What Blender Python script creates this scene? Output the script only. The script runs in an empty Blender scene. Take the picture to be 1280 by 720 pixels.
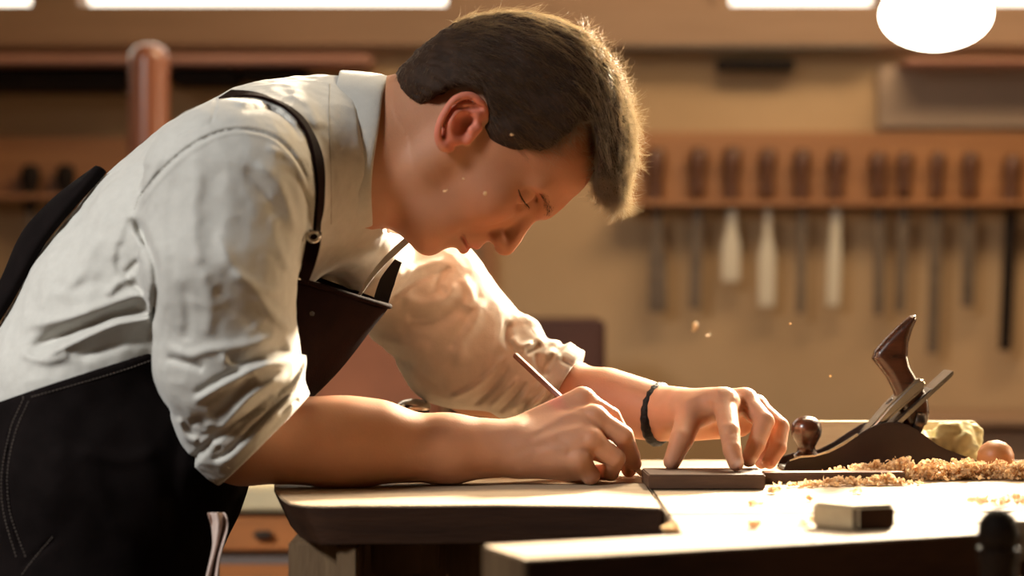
import bpy, bmesh, math, random
import numpy as np
from mathutils import Vector, Matrix, noise as mnoise
from mathutils.bvhtree import BVHTree

# ------------------------------------------------------------------ camera, world, lights, exposure
random.seed(7)
rng = np.random.default_rng(7)
SC = bpy.context.scene
COL = SC.collection
FPX = 70 / 36 * 1280.0          # focal length in pixels of the 1280 px frame
TZ = 0.90                       # table height
CZ = TZ + 0.198                 # camera height
M = 2.04                        # the man's middle plane


def P(px, py, Y):
    """real place of something seen at px,py of the photo that stands Y metres away"""
    return np.array([(px - 640.0) / FPX * Y, Y, CZ - (py - 360.0) / FPX * Y])


cam_d = bpy.data.cameras.new('camera')
cam_d.lens = 70
cam_d.sensor_width = 36
cam_d.clip_start = 0.05
cam_d.dof.use_dof = True
cam_d.dof.focus_distance = 2.06
cam_d.dof.aperture_fstop = 2.7
cam = bpy.data.objects.new('camera', cam_d)
cam.location = (0, 0, CZ)
cam.rotation_euler = (math.pi / 2, 0, 0)
COL.objects.link(cam)
SC.camera = cam

SC.view_settings.view_transform = 'Standard'
SC.view_settings.look = 'None'
SC.view_settings.gamma = 1.0
SC.view_settings.use_curve_mapping = False
SC.view_settings.exposure = 0.0

W = bpy.data.worlds.new('sky_light')
SC.world = W
W.use_nodes = True
W.node_tree.nodes['Background'].inputs[0].default_value = (1.0, 0.90, 0.74, 1)
W.node_tree.nodes['Background'].inputs[1].default_value = 3.0


def area(name, loc, target, size, power, color, sy=None, spread=180):
    l = bpy.data.lights.new(name, 'AREA')
    l.shape = 'RECTANGLE'
    l.size = size
    l.size_y = sy or size
    l.energy = power
    l.color = color
    l.spread = math.radians(spread)
    o = bpy.data.objects.new(name, l)
    o.location = loc
    d = Vector(target) - Vector(loc)
    o.rotation_euler = d.to_track_quat('-Z', 'Y').to_euler()
    COL.objects.link(o)
    return o


area('skylight_back', (0.75, 3.25, 2.4), (0.05, 2.05, 0.95), 0.35, 19, (1.0, 0.80, 0.54), 0.35, spread=110)
area('window_right', (2.3, 2.75, 1.55), (0.0, 2.05, 1.05), 0.5, 12, (1.0, 0.74, 0.46), 0.8, spread=100)  # unseen area light added for right-hand rims; that wall has no window
area('lamp_behind', (1.15, 3.75, 1.98), (0.08, 2.04, 1.24), 0.22, 27, (1.0, 0.84, 0.62), 0.22, spread=32)  # unseen area light added to rim the hair from behind
area('window_left', (-1.75, 0.45, 2.5), (-0.75, 1.95, 1.15), 0.5, 10.3, (0.97, 0.97, 0.95), 0.5, spread=60)  # unseen fill added on the camera's left; no window stands there
area('ceiling_lamp_back', (0.9, 3.1, 2.75), (0.6, 4.2, 1.3), 1.8, 44, (1.0, 0.75, 0.46), 0.5)  # unseen warm area light added to brighten the back wall

# ------------------------------------------------------------------ materials


def mat(name, color, rough=0.6, metal=0.0, var=0.0, scale=20.0, color2=None, bump=0.0, bscale=200.0,
        sss=0.0, stretch=None, sheen=0.0, vcol=None, coat=0.0, wave=None, spec=0.5, trans=0.0, ssr=(1.0, 0.25, 0.12)):
    m = bpy.data.materials.new(name)
    m.use_nodes = True
    nt = m.node_tree
    b = nt.nodes['Principled BSDF']
    b.inputs['Base Color'].default_value = (*color, 1)
    b.inputs['Roughness'].default_value = rough
    b.inputs['Metallic'].default_value = metal
    b.inputs['Specular IOR Level'].default_value = spec
    if sss:
        b.inputs['Subsurface Weight'].default_value = sss
        b.inputs['Subsurface Radius'].default_value = ssr
        b.inputs['Subsurface Scale'].default_value = 0.0035
    if sheen:
        b.inputs['Sheen Weight'].default_value = sheen
    if coat:
        b.inputs['Coat Weight'].default_value = coat
        b.inputs['Coat Roughness'].default_value = 0.2
    if trans:
        b.inputs['Transmission Weight'].default_value = trans
    tc = nt.nodes.new('ShaderNodeTexCoord')
    mp = nt.nodes.new('ShaderNodeMapping')
    nt.links.new(tc.outputs['Object'], mp.inputs[0])
    if stretch:
        mp.inputs['Scale'].default_value = stretch
    last = None
    if var or color2:
        n = nt.nodes.new('ShaderNodeTexNoise')
        n.inputs['Scale'].default_value = scale
        n.inputs['Detail'].default_value = 5
        n.inputs['Roughness'].default_value = 0.6
        nt.links.new(mp.outputs[0], n.inputs['Vector'])
        cr = nt.nodes.new('ShaderNodeValToRGB')
        c2 = color2 or tuple(max(0, c * (1 - var)) for c in color)
        c1 = color if color2 else tuple(min(1, c * (1 + var)) for c in color)
        cr.color_ramp.elements[0].position = 0.33
        cr.color_ramp.elements[1].position = 0.67
        cr.color_ramp.elements[0].color = (*c2, 1)
        cr.color_ramp.elements[1].color = (*c1, 1)
        nt.links.new(n.outputs[0], cr.inputs[0])
        last = cr.outputs[0]
    if vcol:
        a = nt.nodes.new('ShaderNodeAttribute')
        a.attribute_name = vcol
        if last is not None:
            mx = nt.nodes.new('ShaderNodeMix')
            mx.data_type = 'RGBA'
            mx.blend_type = 'MULTIPLY'
            mx.inputs[0].default_value = 1
            nt.links.new(last, mx.inputs[6])
            nt.links.new(a.outputs[0], mx.inputs[7])
            last = mx.outputs[2]
        else:
            last = a.outputs[0]
    if last is not None:
        nt.links.new(last, b.inputs['Base Color'])
    if bump:
        n2 = nt.nodes.new('ShaderNodeTexNoise')
        n2.inputs['Scale'].default_value = bscale
        n2.inputs['Detail'].default_value = 3
        nt.links.new(mp.outputs[0], n2.inputs['Vector'])
        bp = nt.nodes.new('ShaderNodeBump')
        bp.inputs['Strength'].default_value = bump
        bp.inputs['Distance'].default_value = 0.002
        nt.links.new(n2.outputs[0], bp.inputs['Height'])
        nt.links.new(bp.outputs[0], b.inputs['Normal'])
    return m


def emit(name, color, strength):
    m = bpy.data.materials.new(name)
    m.use_nodes = True
    b = m.node_tree.nodes['Principled BSDF']
    b.inputs['Base Color'].default_value = (0.9, 0.9, 0.85, 1)
    b.inputs['Emission Color'].default_value = (*color, 1)
    b.inputs['Emission Strength'].default_value = strength
    return m


MT = {
    'skin': mat('skin', (1, 1, 1), 0.58, spec=0.32, var=0.05, scale=60, bump=0.10, bscale=520, sss=0.25, vcol='tint'),
    'hair': mat('hair', (0.030, 0.014, 0.007), 0.75, var=0.3, scale=90, spec=0.2),
    'strand': mat('hair_strand', (0.062, 0.029, 0.013), 0.42, var=0.35, scale=60, spec=0.5),
    'shirt': mat('shirt_cotton', (0.47, 0.455, 0.415), 0.85, var=0.04, scale=90, bump=0.22, bscale=900, sheen=0.2),
    'shirt_stitch': mat('shirt_stitching', (0.36, 0.33, 0.28), 0.9),
    'apron': mat('apron_denim', (0.0060, 0.0040, 0.0038), 0.9, spec=0.06, var=0.2, scale=40, bump=0.3, bscale=1200),
    'leather': mat('leather', (0.0085, 0.0026, 0.0016), 0.8, spec=0.03, var=0.25, scale=60, bump=0.2, bscale=500),
    'stitch': mat('apron_stitching', (0.10, 0.075, 0.06), 0.9),
    'metal_dark': mat('dark_iron', (0.10, 0.075, 0.06), 0.38, metal=0.85, var=0.25, scale=30),
    'steel': mat('bright_steel', (0.62, 0.57, 0.50), 0.27, metal=1.0, var=0.1, scale=30),
    'blade_bright': mat('polished_blade_steel', (0.62, 0.54, 0.42), 0.4, metal=0.25),  # lamp reflection put into the base colour as a brighter tone
    'blade_dark': mat('dull_steel', (0.14, 0.10, 0.07), 0.5, metal=0.4, var=0.2, scale=30),
    'iron': mat('plane_iron_body', (0.026, 0.010, 0.007), 0.42, metal=0.1, var=0.2, scale=40, bump=0.1),
    'rosewood': mat('rosewood', (0.060, 0.020, 0.009), 0.25, var=0.35, scale=25, stretch=(1, 1, 5), coat=0.5),
    'handle': mat('turned_handle_wood', (0.095, 0.034, 0.012), 0.4, var=0.25, scale=30, stretch=(4, 4, 1)),
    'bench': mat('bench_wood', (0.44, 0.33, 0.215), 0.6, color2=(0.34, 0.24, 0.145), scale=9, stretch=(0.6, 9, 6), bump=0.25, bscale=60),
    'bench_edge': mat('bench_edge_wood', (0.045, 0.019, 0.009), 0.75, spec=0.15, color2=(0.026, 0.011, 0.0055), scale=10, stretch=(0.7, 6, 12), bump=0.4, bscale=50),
    'bench_leg': mat('bench_leg_wood', (0.19, 0.12, 0.06), 0.6, color2=(0.12, 0.07, 0.034), scale=10, stretch=(6, 6, 0.7), bump=0.3, bscale=60),
    'plank_dark': mat('walnut_plank', (0.10, 0.048, 0.027), 0.55, color2=(0.055, 0.025, 0.013), scale=14, stretch=(0.8, 8, 8), bump=0.3, bscale=90),
    'pale_wood': mat('pale_wood', (0.62, 0.50, 0.30), 0.6, color2=(0.52, 0.38, 0.22), scale=14, stretch=(0.8, 6, 6), bump=0.2, bscale=90),
    'shaving': mat('wood_shaving', (0.80, 0.60, 0.36), 0.6, color2=(0.66, 0.40, 0.18), scale=60, trans=0.0),
    'wall': mat('ochre_wall', (0.42, 0.275, 0.15), 0.8, color2=(0.36, 0.23, 0.12), scale=2.2, bump=0.2, bscale=40),
    'beam': mat('window_beam_wood', (0.29, 0.175, 0.105), 0.6, color2=(0.24, 0.14, 0.08), scale=6, stretch=(0.5, 6, 6)),
    'rail': mat('orange_rail_wood', (0.33, 0.145, 0.055), 0.5, color2=(0.25, 0.105, 0.038), scale=6, stretch=(0.5, 6, 6)),
    'post': mat('varnished_post_wood', (0.36, 0.14, 0.08), 0.28, color2=(0.26, 0.09, 0.045), scale=8, stretch=(5, 5, 0.5), coat=0.5),
    'ledge': mat('pink_brown_ledge_wood', (0.46, 0.24, 0.17), 0.4, color2=(0.38, 0.18, 0.12), scale=8, stretch=(0.5, 6, 6)),
    'black': mat('black_item', (0.012, 0.007, 0.005), 0.7, spec=0.15, var=0.2),
    'greyboard': mat('grey_brown_panel', (0.30, 0.21, 0.15), 0.7, var=0.08, scale=4),
    'maroon': mat('maroon_cabinet_wood', (0.060, 0.018, 0.010), 0.6, var=0.2, scale=5),
    'redcloth': mat('red_cabinet', (0.23, 0.085, 0.045), 0.8, var=0.2, scale=5),
    'cream': mat('cream_worktop', (0.62, 0.52, 0.32), 0.6, var=0.05),
    'orange': mat('orange_drawer_wood', (0.42, 0.15, 0.04), 0.5, var=0.15, scale=6, stretch=(0.6, 5, 5)),
    'grey': mat('grey_drawer_gap', (0.16, 0.13, 0.115), 0.5),
    'floor': mat('floor_boards', (0.22, 0.13, 0.07), 0.6, color2=(0.15, 0.085, 0.045), scale=3, stretch=(0.5, 6, 1)),
    'ceiling': mat('ceiling_plaster', (0.22, 0.16, 0.11), 0.9, var=0.05, scale=2),
    'plasterwall': mat('side_wall_plaster', (0.20, 0.14, 0.09), 0.9, var=0.08, scale=2),
    'band': mat('black_wristband', (0.005, 0.004, 0.004), 0.6, spec=0.2, bump=0.8, bscale=260),
    'shoe': mat('brown_shoe_leather', (0.06, 0.03, 0.018), 0.45),
    'trouser': mat('dark_trousers', (0.018, 0.014, 0.016), 0.85, bump=0.2, bscale=900),
    'rag': mat('pale_rag_cloth', (0.62, 0.47, 0.40), 0.8, var=0.08, scale=40, bump=0.4, bscale=300),
    'graphite': mat('graphite', (0.03, 0.03, 0.03), 0.4),
    'pencil': mat('pencil_paint', (0.16, 0.055, 0.028), 0.35, var=0.1),
    'bare': mat('bare_pencil_wood', (0.55, 0.35, 0.18), 0.6),
    'paper': mat('pale_crumpled_paper', (0.82, 0.78, 0.48), 0.7, color2=(0.74, 0.68, 0.38), scale=30),
    'orangeball': mat('orange_turned_wood', (0.52, 0.22, 0.08), 0.45, color2=(0.42, 0.16, 0.05), scale=12, stretch=(1, 1, 4)),
    'opal': emit('opal_lamp_glass', (1.0, 0.93, 0.76), 14.0),
    'glass': None,
}


def add_translucent(m, color, fac):
    nt = m.node_tree
    out = nt.nodes['Material Output']
    b = nt.nodes['Principled BSDF']
    t = nt.nodes.new('ShaderNodeBsdfTranslucent')
    t.inputs[0].default_value = (*color, 1)
    mx = nt.nodes.new('ShaderNodeMixShader')
    mx.inputs[0].default_value = fac
    nt.links.new(b.outputs[0], mx.inputs[1])
    nt.links.new(t.outputs[0], mx.inputs[2])
    nt.links.new(mx.outputs[0], out.inputs[0])


add_translucent(MT['strand'], (0.95, 0.80, 0.58), 0.38)
add_translucent(MT['shaving'], (0.85, 0.62, 0.36), 0.35)
g = bpy.data.materials.new('window_glass')
g.use_nodes = True
gb = g.node_tree.nodes['Principled BSDF']
gb.inputs['Base Color'].default_value = (1, 1, 1, 1)
gb.inputs['Roughness'].default_value = 0.0
gb.inputs['IOR'].default_value = 1.02
gb.inputs['Transmission Weight'].default_value = 1.0
MT['glass'] = g

# ------------------------------------------------------------------ object helpers


def tag(o, label=None, cat=None, group=None, kind=None):
    if label:
        o['label'] = label
    if cat:
        o['category'] = cat
    if group:
        o['group'] = group
    if kind:
        o['kind'] = kind
    return o


def empty(name, loc, label, cat, group=None):
    o = bpy.data.objects.new(name, None)
    o.empty_display_size = 0.05
    o.location = loc
    COL.objects.link(o)
    bpy.context.view_layer.update()
    return tag(o, label, cat, group)


def link(name, me, m, parent=None, smooth=True):
    o = bpy.data.objects.new(name, me)
    COL.objects.link(o)
    me.materials.clear()
    me.materials.append(MT[m] if isinstance(m, str) else m)
    if smooth:
        me.shade_smooth()
    if parent is not None:
        o.parent = parent
        q = parent
        L = Vector((0, 0, 0))
        while q is not None:
            L += q.location
            q = q.parent
        o.location = -L      # meshes are written in world coordinates
    return o


def from_arrays(name, v, f, m, parent=None, smooth=True):
    me = bpy.data.meshes.new(name)
    me.from_pydata([tuple(map(float, x)) for x in v], [], [tuple(map(int, x)) for x in f])
    me.update()
    return link(name, me, m, parent, smooth)


def fast_mesh(name, v, quads):
    me = bpy.data.meshes.new(name)
    v = np.asarray(v, np.float32)
    quads = np.asarray(quads, np.int32)
    k = quads.shape[1]
    me.vertices.add(len(v))
    me.vertices.foreach_set('co', v.ravel())
    me.loops.add(quads.size)
    me.loops.foreach_set('vertex_index', quads.ravel())
    me.polygons.add(len(quads))
    me.polygons.foreach_set('loop_start', np.arange(0, quads.size, k, dtype=np.int32))
    me.polygons.foreach_set('loop_total', np.full(len(quads), k, np.int32))
    me.update(calc_edges=True)
    me.validate()
    return me


def bm_obj(name, bm, m, parent=None, smooth=False):
    me = bpy.data.meshes.new(name)
    bmesh.ops.recalc_face_normals(bm, faces=bm.faces)
    bm.to_mesh(me)
    bm.free()
    o = link(name, me, m, parent, False)
    if smooth:
        me.shade_auto_smooth = True if hasattr(me, 'shade_auto_smooth') else None
    return o


def smooth_by_angle(me, ang=40):
    me.shade_smooth()
    bm = bmesh.new()
    bm.from_mesh(me)
    a = math.radians(ang)
    for e in bm.edges:
        if len(e.link_faces) == 2 and e.calc_face_angle(0) > a:
            e.smooth = False
    bm.to_mesh(me)
    bm.free()


def bevel_all(bm, w, seg=2, ang=30):
    if w <= 0:
        return
    es = [e for e in bm.edges if len(e.link_faces) == 2 and e.calc_face_angle(0) > math.radians(ang)]
    bmesh.ops.bevel(bm, geom=es, offset=w, segments=seg, affect='EDGES', clamp_overlap=True)


def box(name, lo, hi, m, parent=None, bev=0.003, rotz=0.0, seg=2):
    bm = bmesh.new()
    bmesh.ops.create_cube(bm, size=1)
    lo, hi = Vector(lo), Vector(hi)
    c = (lo + hi) / 2
    s = hi - lo
    for v in bm.verts:
        v.co = Vector((v.co.x * s.x, v.co.y * s.y, v.co.z * s.z))
    bevel_all(bm, min(bev, min(s) * 0.4), seg)
    if rotz:
        bmesh.ops.rotate(bm, verts=bm.verts, matrix=Matrix.Rotation(rotz, 3, 'Z'))
    bmesh.ops.translate(bm, verts=bm.verts, vec=c)
    o = bm_obj(name, bm, m, parent)
    smooth_by_angle(o.data)
    return o


def prism(name, pts, y0, y1, m, parent=None, bev=0.001, seg=2):
    """a polygon given as (x, z) world pairs, thickened from y0 to y1"""
    bm = bmesh.new()
    vs = [bm.verts.new((p[0], y0, p[1])) for p in pts]
    f = bm.faces.new(vs)
    r = bmesh.ops.extrude_face_region(bm, geom=[f])
    nv = [e for e in r['geom'] if isinstance(e, bmesh.types.BMVert)]
    for v in nv:
        v.co.y = y1
    bmesh.ops.recalc_face_normals(bm, faces=bm.faces)
    bevel_all(bm, bev, seg)
    o = bm_obj(name, bm, m, parent)
    smooth_by_angle(o.data)
    return o


def pxz(pts, Y):
    out = []
    for a, b in pts:
        q = P(a, b, Y)
        out.append((q[0], q[2]))
    return out


def tube_mesh(path, radii, n=12, closed=False, caps=True, flat=1.0, up=None):
    """path (K,3); radii scalar/array; returns v, f"""
    path = np.asarray(path, float)
    K = len(path)
    radii = np.broadcast_to(np.asarray(radii, float), (K,))
    T = np.gradient(path, axis=0)
    if closed:
        T = (np.roll(path, -1, 0) - np.roll(path, 1, 0))
    T /= np.linalg.norm(T, axis=1)[:, None] + 1e-12
    U = np.zeros_like(T)
    ref = np.array(up if up is not None else (0, 0, 1.0)) * 1.0
    if up is None and abs(T[0] @ ref) > 0.9:
        ref = np.array((0, 1.0, 0))
    u = ref - (ref @ T[0]) * T[0]
    u /= np.linalg.norm(u)
    for i in range(K):
        if up is not None:
            u = ref - (ref @ T[i]) * T[i]
        else:
            u = u - (u @ T[i]) * T[i]
        u = u / (np.linalg.norm(u) + 1e-12)
        U[i] = u
    V = np.cross(T, U)
    a = np.arange(n) / n * 2 * math.pi
    v = path[:, None, :] + radii[:, None, None] * (np.cos(a)[None, :, None] * U[:, None, :] * flat + np.sin(a)[None, :, None] * V[:, None, :])
    v = v.reshape(-1, 3)
    f = []
    for i in range(K if closed else K - 1):
        j = (i + 1) % K
        for k in range(n):
            l = (k + 1) % n
            f.append((i * n + k, i * n + l, j * n + l, j * n + k))
    if caps and not closed:
        f.append(tuple(range(n))[::-1])
        f.append(tuple((K - 1) * n + k for k in range(n)))
    return v, f


def tube(name, path, radii, m, parent=None, **kw):
    v, f = tube_mesh(path, radii, **kw)
    o = from_arrays(name, v, f, m, parent)
    bm = bmesh.new()
    bm.from_mesh(o.data)
    bmesh.ops.recalc_face_normals(bm, faces=bm.faces)
    bm.to_mesh(o.data)
    bm.free()
    smooth_by_angle(o.data, 50)
    return o


def lathe(name, base, axis, prof, m, parent=None, n=28):
    """prof = [(distance along axis, radius)]"""
    base = np.asarray(base, float)
    ax = np.asarray(axis, float)
    ax = ax / np.linalg.norm(ax)
    path = np.array([base + ax * t for t, r in prof])
    u = np.cross(ax, (0, 1, 0))
    if np.linalg.norm(u) < 0.1:
        u = np.cross(ax, (1, 0, 0))
    u /= np.linalg.norm(u)
    w = np.cross(ax, u)
    a = np.arange(n) / n * 2 * math.pi
    rr = np.array([max(r, 1e-5) for t, r in prof])
    v = path[:, None, :] + rr[:, None, None] * (np.cos(a)[None, :, None] * u + np.sin(a)[None, :, None] * w)
    f = []
    K = len(prof)
    for i in range(K - 1):
        for k in range(n):
            l = (k + 1) % n
            f.append((i * n + k, i * n + l, (i + 1) * n + l, (i + 1) * n + k))
    f.append(tuple(range(n))[::-1])
    f.append(tuple((K - 1) * n + k for k in range(n)))
    o = from_arrays(name, v.reshape(-1, 3), f, m, parent)
    bm = bmesh.new()
    bm.from_mesh(o.data)
    bmesh.ops.recalc_face_normals(bm, faces=bm.faces)
    bm.to_mesh(o.data)
    bm.free()
    smooth_by_angle(o.data, 45)
    return o


def spline(pts, n=8):
    """Catmull-Rom through pts"""
    p = np.asarray(pts, float)
    q = np.vstack([2 * p[0] - p[1], p, 2 * p[-1] - p[-2]])
    out = []
    for i in range(1, len(q) - 2):
        for k in range(n):
            t = k / n
            a, b, c, d = q[i - 1], q[i], q[i + 1], q[i + 2]
            out.append(0.5 * ((2 * b) + (c - a) * t + (2 * a - 5 * b + 4 * c - d) * t * t + (3 * b - a - 3 * c + d) * t ** 3))
    out.append(p[-1])
    return np.array(out)


def copy_tree(o, parent=None):
    c = o.copy()
    COL.objects.link(c)
    c.parent = parent
    for ch in list(o.children):
        copy_tree(ch, c)
    return c


# ------------------------------------------------------------------ sculpting with distance fields
MARG = 0.035


def cone(a, b, r1, r2=None, sy=1.0):
    """capsule with a changing radius; sy > 1 widens it across (Y) about its own axis"""
    a = np.asarray(a, float)
    b = np.asarray(b, float)
    r2 = r1 if r2 is None else r2
    c = (a + b) / 2
    R = np.linalg.norm(b - a) / 2 + max(r1, r2) * max(1, sy)
    ba = b - a
    L = ba @ ba + 1e-12
    S = np.array([1, 1 / sy, 1])

    def f(p):
        pa = p - a
        t = np.clip(pa @ ba / L, 0, 1)
        d = pa - t[:, None] * ba
        if sy != 1.0:
            d = d * S
        return np.sqrt((d * d).sum(1)) - (r1 + (r2 - r1) * t)
    return (f, c, R)


def ball(c, r):
    c = np.asarray(c, float)
    return (lambda p: np.sqrt(((p - c) ** 2).sum(1)) - r, c, r)


def ellip(c, r, R=None):
    """r = semi axes along the rows of R"""
    c = np.asarray(c, float)
    r = np.asarray(r, float)
    RR = np.eye(3) if R is None else np.asarray(R, float)

    def f(p):
        q = (p - c) @ RR.T
        k0 = np.sqrt(((q / r) ** 2).sum(1)) + 1e-9
        k1 = np.sqrt(((q / (r * r)) ** 2).sum(1)) + 1e-9
        return k0 * (k0 - 1) / k1
    return (f, c, float(max(r)))


def plane_cut(c, n):
    """everything on the +n side of the plane"""
    c = np.asarray(c, float)
    n = np.asarray(n, float)
    n = n / np.linalg.norm(n)
    return (lambda p: -((p - c) @ n), c, 1e9)


def smin(a, b, k):
    if k <= 0:
        return np.minimum(a, b)
    h = np.maximum(k - np.abs(a - b), 0) / k
    return np.minimum(a, b) - h * h * k * 0.25


def smax(a, b, k):
    return -smin(-a, -b, k)


def ev(prim, p):
    f, c, R = prim
    if R > 1e8:
        return f(p)
    q = np.sqrt(((p - c) ** 2).sum(1)) - R
    out = q.copy()
    near = q < MARG
    if near.any():
        out[near] = f(p[near])
    return out


class Field:
    def __init__(s):
        s.ops = []

    def add(s, prim, k=0.01):
        s.ops.append(('+', prim, k))
        return s

    def sub(s, prim, k=0.004):
        s.ops.append(('-', prim, k))
        return s

    def cut(s, prim, k=0.002):
        s.ops.append(('&', prim, k))
        return s

    def disp(s, fn):
        s.ops.append(('d', fn, 0))
        return s

    def group(s, fld, k=0.01):
        s.ops.append(('g', fld, k))
        return s

    def bound(s, c, R):
        s.bc, s.bR = np.asarray(c, float), R
        return s

    def __call__(s, p):
        d = np.full(len(p), 10.0)
        for op, a, k in s.ops:
            if op == '+':
                d = smin(d, ev(a, p), k)
            elif op == '-':
                f, c, R = a
                near = (np.sqrt(((p - c) ** 2).sum(1)) - R < MARG) if R < 1e8 else np.ones(len(p), bool)
                if near.any():
                    d[near] = smax(d[near], -f(p[near]), k)
            elif op == '&':
                d = smax(d, a[0](p), k)
            elif op == 'g':
                if hasattr(a, 'bR'):
                    q = np.sqrt(((p - a.bc) ** 2).sum(1)) - a.bR
                    near = q < 0.03
                    e = np.maximum(q, 0.03)
                    if near.any():
                        e[near] = a(p[near])
                else:
                    e = a(p)
                d = smin(d, e, k)
            else:
                near = np.abs(d) < 0.04
                if near.any():
                    d[near] = d[near] + a(p[near])
        return d


def surface(field, lo, hi, h, B=8):
    lo = np.asarray(lo, float)
    hi = np.asarray(hi, float)
    nb = np.ceil((hi - lo) / (h * B)).astype(int)
    ii = np.stack(np.meshgrid(*[np.arange(n) for n in nb], indexing='ij'), -1).reshape(-1, 3)
    ctr = lo + (ii + 0.5) * h * B
    d = np.concatenate([field(c) for c in np.array_split(ctr, max(1, len(ctr) // 200000))])
    act = ii[np.abs(d) < 0.87 * B * h * 1.5 + 0.004]
    N = nb * B + 2
    loc = np.stack(np.meshgrid(*[np.arange(B + 1)] * 3, indexing='ij'), -1).reshape(-1, 3)
    keys, pos, edges = [], [], []

    def key(c):
        return (c[:, 0].astype(np.int64) * N[1] + c[:, 1]) * N[2] + c[:, 2]
    for chunk in np.array_split(act, max(1, len(act) // 400)):
        if not len(chunk):
            continue
        nodes = (chunk[:, None, :] * B + loc[None]).reshape(-1, 3)
        val = field(lo + nodes * h).reshape(len(chunk), B + 1, B + 1, B + 1)
        s = val < 0
        cs = np.zeros((len(chunk), B, B, B), int)
        for dx in (0, 1):
            for dy in (0, 1):
                for dz in (0, 1):
                    cs += s[:, dx:B + dx, dy:B + dy, dz:B + dz]
        mixed = (cs > 0) & (cs < 8)
        b, i, j, k = np.nonzero(mixed)
        if not len(b):
            continue
        cnt = np.zeros(len(b))
        acc = np.zeros((len(b), 3))
        for ax in range(3):
            o1, o2 = [a for a in range(3) if a != ax]
            for u in (0, 1):
                for w in (0, 1):
                    off = np.zeros(3, int)
                    off[o1] = u
                    off[o2] = w
                    e = np.zeros(3, int)
                    e[ax] = 1
                    A = val[b, i + off[0], j + off[1], k + off[2]]
                    C = val[b, i + off[0] + e[0], j + off[1] + e[1], k + off[2] + e[2]]
                    cr = (A < 0) != (C < 0)
                    t = np.where(cr, A / (A - C + 1e-20), 0)
                    q = np.tile(off.astype(float), (len(b), 1))
                    q[:, ax] += t
                    acc += q * cr[:, None]
                    cnt += cr
        cell = chunk[b] * B + np.stack([i, j, k], 1)
        pos.append(lo + (cell + acc / cnt[:, None]) * h)
        keys.append(key(cell))
        for ax in range(3):
            e = np.zeros(3, int)
            e[ax] = 1
            A = s[:, :B, :B, :B]
            C = s[:, e[0]:B + e[0], e[1]:B + e[1], e[2]:B + e[2]]
            b2, i2, j2, k2 = np.nonzero(A != C)
            nd = chunk[b2] * B + np.stack([i2, j2, k2], 1)
            edges.append((ax, nd, A[b2, i2, j2, k2]))
    keys = np.concatenate(keys)
    pos = np.concatenate(pos)
    srt = np.argsort(keys)
    keys = keys[srt]
    pos = pos[srt]
    quads = []
    for ax, nd, ins in edges:
        o1, o2 = [(1, 2), (2, 0), (0, 1)][ax]
        idx = []
        ok = np.ones(len(nd), bool)
        for u, w in ((-1, -1), (0, -1), (0, 0), (-1, 0)):
            c = nd.copy()
            c[:, o1] += u
            c[:, o2] += w
            ok &= (c >= 0).all(1)
            kk = key(np.maximum(c, 0))
            x = np.searchsorted(keys, kk)
            x = np.minimum(x, len(keys) - 1)
            ok &= keys[x] == kk
            idx.append(x)
        q = np.stack(idx, 1)
        q = np.where(ins[:, None], q, q[:, ::-1])
        quads.append(q[ok])
    quads = np.concatenate(quads)
    # pull the vertices onto the surface
    for it in range(2):
        g_, v0 = grad(field, pos, h * 0.5)
        n2 = (g_ * g_).sum(1) + 1e-6
        step = np.clip(v0 / np.sqrt(n2), -h * 0.6, h * 0.6)
        pos = pos - g_ / np.sqrt(n2)[:, None] * step[:, None]
    return pos, quads


def grad(field, p, e):
    g_ = np.zeros_like(p)
    for a in range(3):
        q = p.copy()
        q[:, a] += e
        r = p.copy()
        r[:, a] -= e
        g_[:, a] = (field(q) - field(r)) / (2 * e)
    return g_, field(p)


def sculpt(name, field, lo, hi, h, m, parent=None, tint=None):
    pos, quads = surface(field, lo, hi, h)
    me = fast_mesh(name, pos, quads)
    if tint is not None:
        co = np.zeros(len(me.vertices) * 3, np.float32)
        me.vertices.foreach_get('co', co)
        c = tint(co.reshape(-1, 3))
        a = me.attributes.new('tint', 'FLOAT_COLOR', 'POINT')
        a.data.foreach_set('color', np.concatenate([c, np.ones((len(c), 1))], 1).astype(np.float32).ravel())
    return link(name, me, m, parent)


def vnoise(p, seed=0):
    """smooth value noise, p in lattice units, result -1..1"""
    i = np.floor(p).astype(np.int64)
    f = p - i
    f = f * f * (3 - 2 * f)
    out = 0
    for dx in (0, 1):
        for dy in (0, 1):
            for dz in (0, 1):
                n = (i[:, 0] + dx) * 374761393 + (i[:, 1] + dy) * 668265263 + (i[:, 2] + dz) * 2147483647 + seed * 1013904223
                n = (n ^ (n >> 13)) * 1274126177
                n = (n ^ (n >> 16)) & 0xffff
                w = (f[:, 0] if dx else 1 - f[:, 0]) * (f[:, 1] if dy else 1 - f[:, 1]) * (f[:, 2] if dz else 1 - f[:, 2])
                out = out + w * (n / 32767.5 - 1)
    return out


def poly_dist(q, pts, closed=False):
    """distance of 2-D points q to polyline pts, and the parameter along it"""
    pts = np.asarray(pts, float)
    best = np.full(len(q), 1e9)
    par = np.zeros(len(q))
    n = len(pts) if closed else len(pts) - 1
    for i in range(n):
        a, b = pts[i], pts[(i + 1) % len(pts)]
        ba = b - a
        t = np.clip((q - a) @ ba / (ba @ ba + 1e-12), 0, 1)
        d = np.sqrt(((q - a - t[:, None] * ba) ** 2).sum(1))
        m_ = d < best
        best[m_] = d[m_]
        par[m_] = (i + t[m_]) / n
    return best, par


def inside(q, pts):
    pts = np.asarray(pts, float)
    c = np.zeros(len(q), bool)
    n = len(pts)
    for i in range(n):
        a, b = pts[i], pts[(i + 1) % n]
        cond = (a[1] > q[:, 1]) != (b[1] > q[:, 1])
        x = (b[0] - a[0]) * (q[:, 1] - a[1]) / (b[1] - a[1] + 1e-12) + a[0]
        c ^= cond & (q[:, 0] < x)
    return c


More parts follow.
